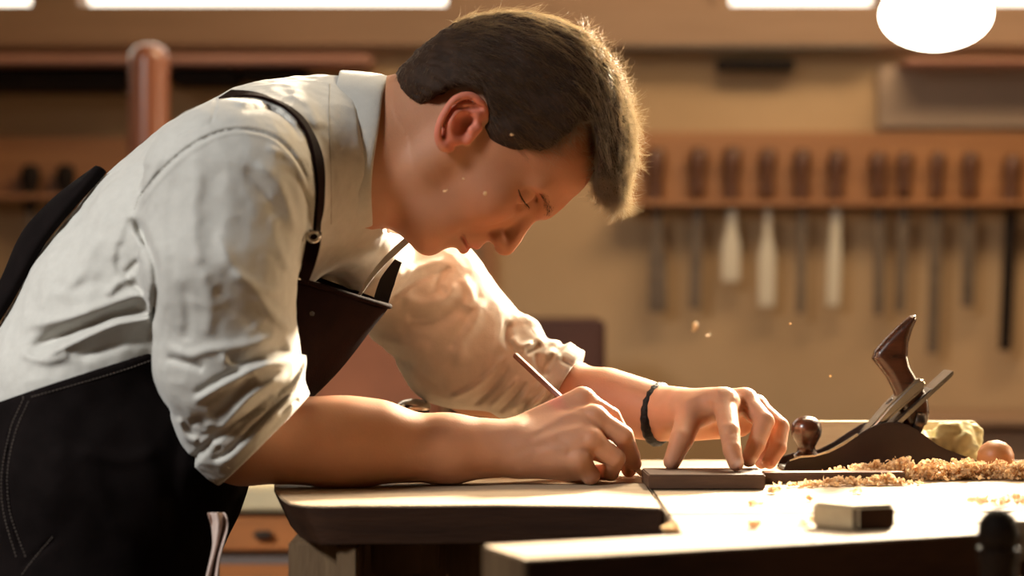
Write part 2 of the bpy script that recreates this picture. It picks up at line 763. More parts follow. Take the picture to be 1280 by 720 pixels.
def topx(p):
    """where world points show in the photo frame"""
    return np.stack([640 + p[:, 0] / p[:, 1] * FPX, 360 + (CZ - p[:, 2]) / p[:, 1] * FPX], 1)


def folds(lines, ymax=None, ymin=None):
    """cloth creases: (points, width px, height mm); raised where height > 0"""
    L = [(spline(l[0], 5), l[1], l[2] * 0.001) for l in lines]

    def f(p):
        q = topx(p)
        w = np.ones(len(p))
        if ymax is not None:
            w *= np.clip((ymax - p[:, 1]) / 0.02, 0, 1)
        if ymin is not None:
            w *= np.clip((p[:, 1] - ymin) / 0.02, 0, 1)
        out = np.zeros(len(p))
        on = w > 0
        qo = q[on]
        acc = np.zeros(len(qo))
        for pts, wd, h in L:
            lo_, hi_ = pts.min(0) - 3 * wd, pts.max(0) + 3 * wd
            m_ = ((qo > lo_) & (qo < hi_)).all(1)
            if not m_.any():
                continue
            d, t = poly_dist(qo[m_], pts)
            fade = np.clip(np.minimum(t, 1 - t) * 6, 0, 1)
            fade = fade * fade * (3 - 2 * fade)
            acc[m_] -= h * np.exp(-(d / wd) ** 2) * fade
        out[on] = acc * w[on]
        return out
    return f


# ------------------------------------------------------------------ the room
WY = 4.30           # back wall


def S(o, name=None):
    o['kind'] = 'structure'
    return o


def wz(py, Y=WY):
    return CZ - (py - 360) / FPX * Y


def wx(px, Y=WY):
    return (px - 640) / FPX * Y


X0, X1, YF, H_ = -2.6, 2.9, -1.6, 2.9
S(box('floor', (X0, YF, -0.05), (X1, WY + 0.1, 0.0), 'floor', None, 0))
S(box('ceiling', (X0, YF, H_), (X1, WY + 0.1, H_ + 0.05), 'ceiling', None, 0))
S(box('wall_left', (X0 - 0.08, YF, 0), (X0, WY + 0.1, H_), 'plasterwall', None, 0))
S(box('wall_right', (X1, YF, 0), (X1 + 0.08, WY + 0.1, H_), 'plasterwall', None, 0))
S(box('wall_front', (X0, YF - 0.08, 0), (X1, YF, H_), 'plasterwall', None, 0))
# back wall: below the windows, piers between them, above them
zs = wz(10)
zt = 2.5
S(box('wall_back', (X0, WY, 0), (X1, WY + 0.1, zs - 0.02), 'wall', None, 0))
S(box('wall_back_top', (X0, WY, zt), (X1, WY + 0.1, H_), 'wall', None, 0))
wins = [(-2.3, wx(40)), (wx(100), wx(558)), (wx(576), wx(890)), (wx(912), wx(1098)), (wx(1110), wx(1225)), (wx(1238), 2.3)]
xs = [X0] + [v for w in wins for v in w] + [X1]
piers = [(xs[i], xs[i + 1]) for i in range(0, len(xs), 2)]
for i, (a, b) in enumerate(piers):
    S(box('trim_%d' % (i + 1), (a, WY - 0.015, zs - 0.03), (b, WY + 0.1, zt), 'beam', None, 0.004))
for i, (a, b) in enumerate(wins):
    if i == 2:
        # this opening is boarded shut
        S(box('wall_back_infill', (a - 0.01, WY, zs - 0.03), (b + 0.01, WY + 0.1, zt), 'beam', None, 0))
        continue
    w = S(box('window_%d' % (i + 1), (a, WY + 0.05, zs - 0.02), (b, WY + 0.056, zt), 'glass', None, 0))
    fr = box('window_frame', (a, WY + 0.035, zs - 0.02), (b, WY + 0.07, zs + 0.006), 'beam', w, 0.002)
    fr2 = box('window_frame', (a, WY + 0.035, zt - 0.03), (b, WY + 0.07, zt), 'beam', w, 0.002)
# broad beam under the windows
S(box('trim_10', (X0, WY - 0.05, wz(64)), (X1, WY, zs), 'beam', None, 0.008))

# long ledge, left, with black boxes added for the shade under it
WS = WY - 0.05
lg = box('wall_shelf', (X0 + 0.02, WY - 0.16, wz(80, WY - .16)), (wx(470), WY, wz(68, WY - .16)), 'ledge', None, 0.005)
tag(lg, 'narrow pink-brown shelf on the back wall, left, behind the round post', 'shelf')
for a, b, c, d, lb in [(-60, 160, 84, 112, 'long black case under the wall shelf at the far left'), (214, 296, 84, 106, 'short black case under the wall shelf right of the round post'),
                       (300, 384, 84, 100, 'slim black case under the wall shelf above the man\'s shoulder')]:
    o = box('tool_case', (wx(a, WY - .1), WY - 0.12, wz(d, WY - .1)), (wx(b, WY - .1), WY - 0.002, wz(81, WY - .16) - 0.0005), 'black', None, 0.006)
    tag(o, lb, 'tool case')

pc_ = (wx(186, 3.75), 3.75)
po = lathe('round_post', (pc_[0], pc_[1], 0), (0, 0, 1), [(0, 0.05), (0.02, 0.05), (0.03, 0.038), (wz(78, 3.75), 0.038), (wz(66, 3.75), 0.036), (wz(59, 3.75), 0.028), (wz(55, 3.75), 0.014), (wz(54, 3.75), 0)], 'post', None, 32)
tag(po, 'round-topped varnished wooden post standing behind the man\'s back', 'post')

# tool rails
TY = WY - 0.03


def rail(x0p, x1p, y0p, y1p, lb):
    e = empty('tool_rail', (wx((x0p + x1p) / 2), WY, wz(y1p)), lb, 'tool rack')
    box('back_board', (wx(x0p), TY, wz(y1p - 5)), (wx(x1p), WY - 0.001, wz(y0p)), 'rail', e, 0.004)
    box('ledge', (wx(x0p), TY - 0.055, wz(y1p + 2)), (wx(x1p), TY, wz(y1p - 6)), 'rail', e, 0.003)
    return e


rail(770, 1420, 166, 258, 'long orange wooden tool rail holding the row of chisels on the right')
rail(-160, 440, 172, 250, 'orange wooden tool rail behind the man\'s back on the left')

# chisels
CY = TY - 0.024
specs = [  # x, top, handle end, blade end, blade half width px (neck, end), bright?, lean, handle half width, label
    (820, 183, 262, 390, 5, 11, 'blade_dark', 2, 12, 'first chisel from the man\'s hair, with a broad dark blade'),
    (874, 183, 250, 386, 6, 7, 'blade_dark', -6, 12, 'second chisel from the left, dull tapering blade, leaning slightly'),
    (916, 182, 258, 352, 6, 11, 'blade_bright', -3, 12, 'short chisel with a wide pale blade, third in the row'),
    (960, 184, 252, 383, 4, 10, 'blade_bright', -2, 11, 'fourth chisel with a small bright square tip'),
    (1003, 185, 256, 392, 5, 5, 'blade_dark', -3, 12, 'fifth tool, a thin dark straight gouge'),
    (1047, 186, 256, 382, 6, 8, 'blade_bright', -6, 12, 'sixth chisel with the long bright blade'),
    (1098, 188, 252, 394, 6, 6, 'blade_dark', 0, 12, 'seventh tool with brown handle and narrow dark shank'),
    (1132, 188, 246, 390, 7, 6, 'blade_dark', -8, 11, 'eighth tool, leaning to the left, close beside its neighbour'),
    (1173, 188, 250, 442, 7, 7, 'blade_dark', -8, 10, 'ninth tool with the longest grey blade, above the plane handle'),
    (1213, 188, 250, 384, 7, 8, 'blade_dark', -4, 11, 'tenth tool with grey blade and dark handle, last but one'),
    (1266, 192, 260, 438, 8, 8, 'black', -10, 12, 'last black-bladed tool at the right edge of the picture'),
    (1318, 190, 255, 400, 6, 9, 'blade_dark', 0, 12, 'tool outside the right edge'),
    (38, 205, 262, 380, 5, 8, 'blade_dark', 0, 12, 'left one of the two dark tools on the rail behind the man\'s back'),
    (82, 205, 262, 370, 5, 8, 'blade_dark', 0, 12, 'right one of the two dark tools on the rail behind the man\'s back'),
]
for x, ty, hy, by, w0, w1, bm_, lean, hw, lb in specs:
    if x == 1318:
        continue
    e = empty('chisel', (wx(x, CY), CY, wz(by, CY)), lb, 'chisel', 'chisels on the wall rails')
    a = np.array([wx(x, CY), CY, wz(ty, CY)])
    b = np.array([wx(x + lean, CY), CY, wz(by, CY)])
    L = np.linalg.norm(b - a)
    d = (b - a) / L
    lh = L * (hy - ty) / (by - ty)
    k = hw / FPX * CY
    hm = 'handle' if x > 700 else 'black'
    lathe('handle', a, d, [(0, 0.002), (0.004, k * .7), (0.014, k), (lh * .35, k * 1.02), (lh * .6, k * .72), (lh * .8, k * .85), (lh * .93, k * .8), (lh, k * .55)], hm, e, 18)
    lathe('ferrule', a + d * lh * 0.93, d, [(0, k * .62), (lh * .14, k * .5)], 'metal_dark', e, 14)
    n0, n1 = w0 / FPX * CY, w1 / FPX * CY
    lb_ = L - lh
    V, Fc = [], []
    for t, w_, th in [(0, n0 * .7, 0.004), (0.10, n0, 0.004), (0.30, n0, 0.0032), (0.40, (n0 + n1) / 2, 0.003), (0.50, n1, 0.0028), (0.93, n1, 0.0022), (1.0, n1 * .96, 0.0006)]:
        c = a + d * (lh * 1.0 + lb_ * t)
        sx = np.array([-d[2], 0, d[0]])
        V += [c - sx * w_ - (0, th, 0), c + sx * w_ - (0, th, 0), c + sx * w_ * .85 + (0, th, 0), c - sx * w_ * .85 + (0, th, 0)]
    n = len(V) // 4
    for i in range(n - 1):
        for j in range(4):
            l = (j + 1) % 4
            Fc.append((i * 4 + j, i * 4 + l, i * 4 + 4 + l, i * 4 + 4 + j))
    Fc += [(3, 2, 1, 0), tuple(4 * n - 4 + j for j in range(4))]
    from_arrays('blade', V, Fc, bm_, e, False)

# right part of the wall: dark bar, grey panel, thin shelf
o = box('wall_bar', (wx(895), WY - 0.05, wz(90)), (wx(990), WY - 0.001, wz(77)), 'black', None, 0.004)
tag(o, 'short black bar fixed to the wall above the chisels', 'bar')
o = box('pipe', (wx(770), WY - 0.075, wz(67)), (wx(1090), WY - 0.05, wz(60)), 'blade_dark', None, 0.006)
tag(o, 'thin dark pipe running under the window beam to the right of the man\'s head', 'pipe')
o = box('wall_panel', (wx(1096), WY - 0.03, wz(162)), (wx(1420), WY - 0.001, wz(84)), 'greyboard', None, 0.004)
tag(o, 'grey-brown panel on the wall under the lamp', 'panel')
o = box('wall_ledge', (wx(1118), WY - 0.13, wz(80, WY - .13)), (wx(1420), WY - 0.001, wz(73, WY - .13)), 'ledge', None, 0.004)
tag(o, 'narrow ledge along the top of the grey-brown wall panel', 'shelf')
o = box('wall_strip', (wx(601), WY - 0.03, wz(560)), (wx(622), WY - 0.001, wz(160)), 'rail', None, 0.004)
tag(o, 'upright wooden batten on the wall just beyond the man\'s nose', 'batten')

# maroon cabinet and red box in the middle distance
CB = 3.7
cab = empty('cabinet', (wx(600, CB), CB, 0), 'dark maroon cabinet standing against the wall behind the man\'s left arm', 'cabinet')
box('body', (wx(560, CB), CB, 0.0), (wx(757, CB), CB + 0.35, wz(400, CB)), 'maroon', cab, 0.006)
box('door', (wx(566, CB), CB - 0.018, 0.10), (wx(656, CB), CB, wz(410, CB)), 'maroon', cab, 0.004)
box('door', (wx(661, CB), CB - 0.018, 0.10), (wx(752, CB), CB, wz(410, CB)), 'maroon', cab, 0.004)
box('handle', (wx(648, CB), CB - 0.032, 0.68), (wx(652, CB), CB - 0.018, 0.78), 'metal_dark', cab, 0.002)
box('handle', (wx(665, CB), CB - 0.032, 0.68), (wx(669, CB), CB - 0.018, 0.78), 'metal_dark', cab, 0.002)
rc = empty('tool_cupboard', (wx(480, 3.5), 3.5, 0), 'faded red tool cupboard seen between the apron bib and the left sleeve', 'cupboard')
box('body', (wx(395, 3.5), 3.5, 0.0), (wx(548, 3.5), 3.85, wz(412, 3.5)), 'redcloth', rc, 0.008)
box('door', (wx(400, 3.5), 3.482, 0.10), (wx(543, 3.5), 3.5, wz(424, 3.5)), 'redcloth', rc, 0.004)
box('handle', (wx(530, 3.5), 3.468, 0.68), (wx(534, 3.5), 3.482, 0.80), 'metal_dark', rc, 0.002)

# drawer unit seen under the elbow
DY = 3.0
du = empty('drawer_unit', (wx(310, DY), DY, 0), 'low drawer unit with cream top and orange wooden drawers, seen under the elbow', 'drawer unit')
ztop = wz(607, DY)
box('top', (wx(190, DY), DY - 0.02, wz(637, DY)), (wx(470, DY), DY + 0.45, ztop), 'cream', du, 0.004)
box('carcass', (wx(196, DY), DY + 0.012, 0.0), (wx(464, DY), DY + 0.44, wz(637, DY)), 'grey', du, 0.003)
for a, b in ((646, 688), (706, 748), (766, 808), (826, 868)):
    dd_ = box('drawer', (wx(200, DY), DY - 0.006, wz(b, DY)), (wx(460, DY), DY + 0.012, wz(a, DY)), 'orange', du, 0.003)
    box('knob', (wx(318, DY), DY - 0.022, wz((a + b) / 2 + 5, DY)), (wx(342, DY), DY - 0.006, wz((a + b) / 2 - 5, DY)), 'metal_dark', dd_, 0.004)

# bench against the wall, right (only its dark back is seen low down)
wb_ = empty('side_bench', (wx(1300, 4.0), 4.0, 0), 'low brown bench along the back wall at the right edge', 'bench')
box('top', (wx(1150, 3.9), 3.9, wz(534, 3.9)), (wx(1600, 3.9), WY - 0.002, wz(526, 3.9)), 'beam', wb_, 0.004)
box('front_panel', (wx(1156, 3.9), 3.93, 0.0), (wx(1590, 3.9), 3.95, wz(534, 3.9)), 'beam', wb_, 0.004)

# lamp
LY = 3.2
lc = np.array([wx(1170, LY), LY, wz(18, LY)])
la = empty('pendant_lamp', (lc[0], lc[1], H_), 'glowing oval opal pendant lamp hanging at the top right', 'lamp')
n = 40
prof = []
for i in range(17):
    a = math.pi * i / 16
    prof.append((-0.056 * math.cos(a), 0.0885 * math.sin(a)))
lathe('globe', lc, (0, 0, 1), prof, 'opal', la, 40)
lathe('cap', lc + (0, 0, 0.05), (0, 0, 1), [(0, 0.045), (0.012, 0.045), (0.03, 0.018), (0.05, 0.012)], 'metal_dark', la)
tube('cord', [lc + (0, 0, 0.09), (lc[0], lc[1], H_ - 0.02)], 0.004, 'black', la)
lathe('ceiling_rose', (lc[0], lc[1], H_ - 0.025), (0, 0, 1), [(0, 0.03), (0.01, 0.05), (0.0249, 0.05)], 'metal_dark', la)


# ------------------------------------------------------------------ the man: body (one surface)
HU = np.array([.875, 0, .485])
HF = np.array([.485, 0, -.875])
HS = np.array([0, -1.0, 0])
HO = P(583, 160, 1.965)
HO = np.array([HO[0], M, HO[2]])
HR = np.array([HU, HF, HS])


def H(u, f, s=0.0):
    return HO + 0.01 * (u * HU + f * HF + s * HS)


def HE(u, f, s, ru, rf, rs, rot=0.0):
    """ellipsoid in head coordinates (cm); rot turns it in the u-f plane (degrees)"""
    c_, s_ = math.cos(math.radians(rot)), math.sin(math.radians(rot))
    R = np.array([c_ * HU + s_ * HF, -s_ * HU + c_ * HF, HS])
    return ellip(H(u, f, s), np.array([ru, rf, rs]) * 0.01, R)


def HC(a, b, r1, r2=None):
    return cone(H(*a), H(*b), r1 * 0.01, (r1 if r2 is None else r2) * 0.01)


def build_head_field():
    h = Field()
    h.add(HE(4.3, 1.0, 0, 8.9, 8.6, 7.5), 0)
    h.add(HE(5.9, 5.0, 0, 5.4, 5.9, 6.1), 0.02)          # forehead
    h.add(HE(-1.6, 4.0, 0, 6.4, 5.6, 5.9), 0.025)        # face block
    h.add(HE(-5.6, 4.8, 0, 4.4, 4.6, 5.0), 0.02)         # lower face
    for s in (-1, 1):
        h.add(HC((-5.6, 0.9, 4.9 * s), (-8.6, 6.4, 2.0 * s), 1.3, 1.25), 0.02)   # jaw
        h.add(HC((-1.0, 0.8, 5.9 * s), (-5.6, 0.9, 5.0 * s), 1.1, 1.2), 0.022)
        h.add(HE(-0.9, 7.1, 4.1 * s, 1.9, 1.9, 1.8), 0.03)                       # cheekbone
        h.add(HC((3.3, 10.15, 1.4 * s), (3.5, 8.3, 4.3 * s), 0.90, 0.62), 0.018)  # brow
    h.add(HE(-8.9, 7.5, 0, 1.5, 1.6, 1.9), 0.014)        # chin
    h.add(HC((3.0, 10.5, 0), (4.6, 10.15, 0), 0.95), 0.012)
    # eyes
    for s in (-1, 1):
        h.sub(HE(1.85, 10.0, 4.0 * s, 1.30, 1.95, 2.1), 0.010)
        h.add(ball(H(1.75, 7.85, 3.6 * s), 0.0129), 0.003)
        # upper lid over the ball, looking down, and the crease above it
        h.add(HE(2.02, 7.90, 3.6 * s, 1.15, 1.36, 1.44), 0.003)
        h.sub(HC((2.85, 9.30, 2.3 * s), (2.75, 7.5, 5.0 * s), 0.16), 0.004)
        h.sub(HC((1.05, 9.4, 2.3 * s), (1.15, 7.4, 5.0 * s), 0.15), 0.004)
    h.add(HE(-1.0, 8.6, 0, 3.6, 1.9, 2.2), 0.012)
    # nose
    h.add(HC((2.5, 9.8, 0), (-1.2, 11.45, 0), 0.80, 0.90), 0.008)
    h.add(HC((-1.2, 11.4, 0), (-2.1, 11.75, 0), 0.85, 1.0), 0.006)
    h.add(ball(H(-2.3, 11.75, 0), 0.0095), 0.006)
    for s in (-1, 1):
        h.add(HE(-2.55, 10.7, 1.15 * s, 0.75, 1.0, 0.65), 0.006)
        h.sub(HC((-3.45, 11.0, 0.62 * s), (-2.6, 10.9, 0.68 * s), 0.33, 0.22), 0.002)
        h.sub(HC((-1.9, 10.4, 1.95 * s), (-3.1, 9.85, 1.85 * s), 0.16), 0.004)
        h.sub(HC((-3.0, 10.0, 2.1 * s), (-5.4, 8.9, 3.3 * s), 0.16), 0.008)      # fold from nose to mouth
    # mouth
    h.add(HE(-4.7, 8.7, 0, 2.4, 1.9, 2.6), 0.012)
    for s in (-1, 1):
        h.add(HC((-4.75, 10.35, 0.45 * s), (-5.35, 9.0, 2.2 * s), 0.42, 0.2), 0.005)
        h.add(HC((-6.15, 10.05, 0.3 * s), (-5.75, 8.8, 2.1 * s), 0.46, 0.2), 0.005)
        h.sub(HC((-5.42, 10.75, 0), (-5.6, 9.0, 2.7 * s), 0.21), 0.003)
    h.sub(HC((-7.25, 9.9, -0.8), (-7.25, 9.9, 0.8), 0.3), 0.008)
    return h


head_f = build_head_field()

# ears --------------------------------------------------------------


def ear_field(side):
    e = Field()
    Y0 = 1.965 if side > 0 else 2 * M - 1.965

    def E(px, py, out):           # out: cm away from the head
        q = P(px, py, 1.965)
        return np.array([q[0], Y0 - side * 0.01 * out, q[2]])
    rim = [(607, 151, -0.3), (606, 137, 0.5), (599, 127, 1.1), (586, 121, 1.5), (570, 126, 1.8), (558, 141, 1.9), (550, 158, 1.7),
           (548, 173, 1.3), (553, 183, 0.8), (562, 185, 0.2)]
    rp = spline([E(*q) for q in rim], 4)
    n = len(rp)
    for i in range(n - 1):
        t = i / n
        r = 0.0034 + 0.0018 * max(0, (t - 0.8) / 0.2)
        e.add(cone(rp[i], rp[i + 1], r), 0.0015)
    anti = [(588, 134, 0.85), (575, 138, 1.25), (566, 150, 1.35), (562, 163, 1.1), (565, 175, 0.6), (575, 177, 0.3)]
    ap = spline([E(*q) for q in anti], 3)
    for i in range(len(ap) - 1):
        e.add(cone(ap[i], ap[i + 1], 0.0034, 0.0034), 0.003)
    # the plate behind the rim
    e.add(cone(E(592, 142, 0.0), E(564, 168, 0.15), 0.0120, 0.0105, ), 0.004)
    e.add(cone(E(580, 134, 0.5), E(562, 152, 0.9), 0.0085), 0.004)
    e.sub(ball(E(583, 156, 1.35), 0.0118), 0.003)
    e.sub(cone(E(600, 136, 1.0), E(566, 136, 1.75), 0.0022), 0.002)
    e.sub(cone(E(566, 136, 1.75), E(555, 160, 1.55), 0.0022), 0.002)          # concha
    e.sub(ball(E(577, 164, 1.3), 0.0075), 0.003)
    e.add(cone(E(596, 160, 0.25), E(584, 176, 0.2), 0.0055, 0.0045), 0.004)      # tragus
    e.add(ball(E(590, 163, 0.6), 0.0038), 0.003)
    e.add(ball(E(556, 180, 0.55), 0.0065), 0.004)          # lobe
    c = E(576, 152, 0.6)
    return e.bound(c, 0.05)


# torso (mostly under the shirt), neck, arms, hands, legs -------------
SHN = P(292, 235, 1.875)       # near shoulder
SHF = P(438, 285, 2.215)       # far shoulder
ELN = P(303, 552, 1.965)       # near elbow, on the bench end
WRN = P(640, 560, 2.012)
ELF = P(592, 470, 2.225)
WRF = P(828, 519, 2.135)


def hand(f, chain_list, radii_list, wrist, wr, palm_r, k=0.005):
    for ch, rr in zip(chain_list, radii_list):
        pts = [P(*c) for c in ch]
        for i in range(len(pts) - 1):
            f.add(cone(pts[i], pts[i + 1], rr[i], rr[i + 1]), k if i == 0 else 0.0016)


right_f = Field()
R_MCP = [(728, 500, 2.040), (743, 523, 2.018), (738, 550, 2.000), (722, 574, 1.992)]
R_CH = [
    [R_MCP[0], (764, 521, 2.046), (782, 553, 2.046), (794, 580, 2.038)],
    [R_MCP[1], (779, 545, 2.014), (789, 570, 2.034), (786, 588, 2.058)],
    [R_MCP[2], (769, 573, 2.002), (763, 590, 2.022), (742, 590, 2.046)],
    [R_MCP[3], (738, 594, 2.000), (738, 598, 2.018), (716, 593, 2.036)],
]
R_RR = [[.0118, .0098, .0088, .0068], [.0120, .0104, .0090, .0074], [.0118, .0102, .0088, .0074], [.0112, .0095, .0082, .0070]]


def build_right():
    f = Field()
    f.add(cone(P(430, 556, 1.985), P(560, 561, 2.005), 0.0395, 0.0335), 0.01)
    f.add(cone(P(560, 561, 2.005), WRN, 0.0335, 0.0285), 0.012)
    f.add(cone(ELN, P(430, 556, 1.985), 0.0400, 0.0405), 0.02)
    f.add(cone(P(330, 545, 1.965), P(470, 545, 1.99), 0.036, 0.034), 0.02)
    # the back of the hand
    for m_, r in zip(R_MCP, (.0135, .0140, .0135, .0125)):
        w = np.array(m_, float)
        b = P(646 + (w[0] - 735) * 0.1, 556 + (w[1] - 540) * 0.28, 2.016 + (w[2] - 2.01) * 0.6)
        f.add(cone(b, P(*m_), .0185, r), 0.012)
    f.add(cone(P(655, 572, 2.012), P(718, 584, 2.008), .019, .014), 0.012)
    hand(f, R_CH, R_RR, None, None, None)
    th = [P(660, 555, 2.040), P(712, 552, 2.070), P(757, 566, 2.078), P(789, 583, 2.066)]
    f.add(cone(th[0], th[1], .017, .0135), 0.012)
    f.add(cone(th[1], th[2], .0125, .0112), 0.003)
    f.add(cone(th[2], th[3], .0112, .0085), 0.003)
    # tendons and creases on the back of the hand
    q = folds([
        ([(655, 545), (700, 522), (732, 505)], 5, 1.2), ([(660, 556), (700, 541), (738, 528)], 5, 1.1),
        ([(668, 568), (705, 558), (732, 551)], 5, 0.9), ([(690, 545), (715, 556), (738, 542)], 4, -0.9),
        ([(700, 512), (728, 515), (755, 536)], 4, -1.0), ([(705, 568), (725, 562), (752, 566)], 4, -1.2),
        ([(640, 588), (680, 596), (712, 598)], 6, 0.8), ([(600, 543), (640, 535), (668, 520)], 7, 0.8),
        ([(630, 575), (660, 560), (690, 556)], 4, -0.5), ([(752, 530), (760, 540), (768, 556)], 3, -0.9),
    ], ymax=2.03)
    f.disp(q)
    return f.bound(P(545, 560, 2.01), 0.26)


L_CH = [
    [(905, 503, 2.060), (912, 540, 2.016), (915, 562, 1.999), (920, 579, 1.992)],
    [(931, 502, 2.086), (955, 527, 2.056), (945, 556, 2.036), (936, 574, 2.028)],
    [(944, 509, 2.112), (974, 534, 2.088), (972, 560, 2.070), (962, 577, 2.060)],
    [(945, 521, 2.136), (968, 547, 2.130), (964, 564, 2.118), (952, 578, 2.110)],
]
L_RR = [[.0128, .0104, .0092, .0080], [.0128, .0106, .0092, .0080], [.0120, .0104, .0090, .0078], [.0108, .0092, .0080, .0070]]


def build_left():
    f = Field()
    f.add(cone(ELF, P(700, 492, 2.185), 0.043, 0.0375), 0.01)
    f.add(cone(P(700, 492, 2.185), WRF, 0.0375, 0.0275), 0.015)
    f.add(cone(P(760, 498, 2.16), P(815, 512, 2.14), 0.031, 0.027), 0.015)
    for m_, r in zip([c[0] for c in L_CH], (.0140, .0145, .0135, .0125)):
        w = np.array(m_, float)
        b = P(842 + (w[0] - 925) * 0.1, 514 + (w[1] - 508) * 0.3, 2.128 + (w[2] - 2.1) * 0.35)
        f.add(cone(b, P(*m_), .0205, r), 0.012)
    f.add(cone(P(850, 535, 2.15), P(925, 532, 2.125), .015, .012), 0.012)
    hand(f, L_CH, L_RR, None, None, None)
    th = [P(842, 512, 2.105), P(864, 516, 2.072), P(852, 549, 2.040), P(840, 577, 2.024)]
    f.add(cone(th[0], th[1], .0190, .0150), 0.015)
    f.add(cone(th[1], th[2], .0148, .0120), 0.008)
    f.add(cone(th[2], th[3], .0116, .0088), 0.003)
    f.add(cone(P(862, 512, 2.085), P(904, 505, 2.068), .0150, .0125), 0.015)      # web
    q = folds([
        ([(850, 505), (880, 492), (905, 488)], 4, 0.8), ([(885, 500), (893, 520), (888, 538)], 3, -0.8),
        ([(868, 498), (900, 500), (925, 497)], 4, 0.5),
        ([(902, 540), (912, 543), (922, 540)], 2, -0.5), ([(845, 546), (855, 550), (864, 548)], 2, -0.5),
    ])
    f.disp(q)
    return f.bound(P(800, 515, 2.12), 0.27)


def build_body():
    b = Field()
    # trunk
    b.add(cone(P(430, 200, M), P(345, 245, M), 0.060, 0.082, 1.25), 0.02)
    b.add(cone(P(345, 245, M), P(225, 335, M), 0.085, 0.095, 1.45), 0.03)
    b.add(cone(P(225, 335, M), P(130, 480, M), 0.090, 0.085, 1.45), 0.03)
    b.add(cone(P(130, 480, M), P(135, 600, M), 0.090, 0.098, 1.5), 0.03)
    b.add(cone(P(400, 215, M), SHN, 0.055, 0.052), 0.03)
    b.add(cone(P(400, 215, M), SHF, 0.055, 0.052), 0.03)
    for s in (-1, 1):
        b.add(cone(P(140, 620, M) + (0, s * 0.085, 0), np.array([-0.44, M + s * 0.10, 0.48]), 0.088, 0.060), 0.03)
        b.add(cone(np.array([-0.44, M + s * 0.10, 0.48]), np.array([-0.43, M + s * 0.11, 0.10]), 0.058, 0.040), 0.01)
        b.add(cone(np.array([-0.44, M + s * 0.11, 0.045]), np.array([-0.30, M + s * 0.12, 0.035]), 0.034, 0.026), 0.02)
    # upper arms
    b.add(cone(SHN, ELN, 0.052, 0.042), 0.02)
    b.add(cone(SHF, ELF, 0.050, 0.040), 0.02)
    # neck
    n_ = Field()
    n_.add(cone(P(432, 205, M), P(535, 188, M), 0.064, 0.060, 0.98), 0.02)
    n_.add(cone(P(440, 178, M), P(530, 150, M), 0.056, 0.052, 1.0), 0.03)
    n_.add(cone(P(500, 238, M), P(512, 268, M), 0.016, 0.018), 0.03)
    for s in (-1, 1):
        n_.add(cone(P(565, 182, M) + (0, s * 0.045, 0), P(455, 262, M) + (0, s * 0.025, 0), 0.014, 0.014), 0.02)
    b.group(n_, 0.03)
    b.group(head_f.bound(H(2, 3, 0), 0.15), 0.02)
    b.group(ear_field(1), 0.004)
    b.group(ear_field(-1), 0.004)
    b.group(build_right(), 0.01)
    b.group(build_left(), 0.01)
    return b


def lerp3(a, b, t):
    return a + (b - a) * t[:, None]


def skin_tint(p):
    base = np.tile(np.array([0.46, 0.215, 0.118]), (len(p), 1))
    n = vnoise(p * 90, 3) * 0.5 + vnoise(p * 35, 5) * 0.5
    base *= (1 + 0.06 * n)[:, None]

    def blob(c, r, col, amt):
        d = np.sqrt(((p - c) ** 2).sum(1)) / r
        w = np.clip(1 - d, 0, 1)
        w = w * w * (3 - 2 * w) * amt
        base[:] = lerp3(base, np.array(col), w)
    for s in (-1, 1):
        blob(H(-1.5, 8.5, 4.6 * s), 0.045, (0.58, 0.24, 0.15), 0.6)
        c = P(578, 150, 1.965)
        c[1] = M - s * (M - 1.955)
        d = np.sqrt(((p - c) ** 2).sum(1))
        out = np.clip((np.abs(p[:, 1] - M) - 0.074) / 0.006, 0, 1)
        w = np.clip(1 - (d - 0.03) / 0.012, 0, 1) * out
        base[:] = lerp3(base, np.array([0.66, 0.20, 0.13]), w * 0.85)
    blob(H(-2.4, 11.8, 0), 0.025, (0.62, 0.26, 0.17), 0.6)
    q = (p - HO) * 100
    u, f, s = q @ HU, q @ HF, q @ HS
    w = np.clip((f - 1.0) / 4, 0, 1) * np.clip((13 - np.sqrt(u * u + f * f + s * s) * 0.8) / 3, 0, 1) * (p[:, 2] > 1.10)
    base[:] = lerp3(base, np.array([0.37, 0.145, 0.070]), w * 0.75)  # redder face; its shade is put into the skin colour too
    # lips
    w = np.clip(1 - np.abs(u + 5.45) / 1.15, 0, 1) * np.clip(1 - np.abs(s) / 2.5, 0, 1) * (f > 8.6)
    w = np.clip(w * 3, 0, 1)
    base[:] = lerp3(base, np.array([0.50, 0.17, 0.12]), w * 0.8)
    # shaved beard shadow on chin and jaw
    w = np.clip((-u - 3.5) / 3, 0, 1) * np.clip((f + 1) / 4, 0, 1) * (p[:, 0] < 0.1) * np.clip((u + 14) / 3, 0, 1) * (1 - w)
    base[:] = lerp3(base, np.array([0.40, 0.22, 0.145]), w * 0.45)
    # knuckles redder, nails paler
    for ch in R_CH + L_CH:
        blob(P(*ch[1]), 0.014, (0.52, 0.22, 0.13), 0.4)
        blob(P(*ch[3]), 0.013, (0.56, 0.26, 0.16), 0.4)
    for c, r in ((P(925, 580, 1.984), 0.0062), (P(943, 577, 2.021), 0.0055)):
        blob(c, r * 1.3, (0.80, 0.58, 0.46), 1.0)
    return np.clip(base, 0, 1)


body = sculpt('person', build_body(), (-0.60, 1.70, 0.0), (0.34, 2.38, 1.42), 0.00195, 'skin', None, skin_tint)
tag(body, 'man bent over the workbench, pencil in hand, in grey shirt and black apron', 'person')

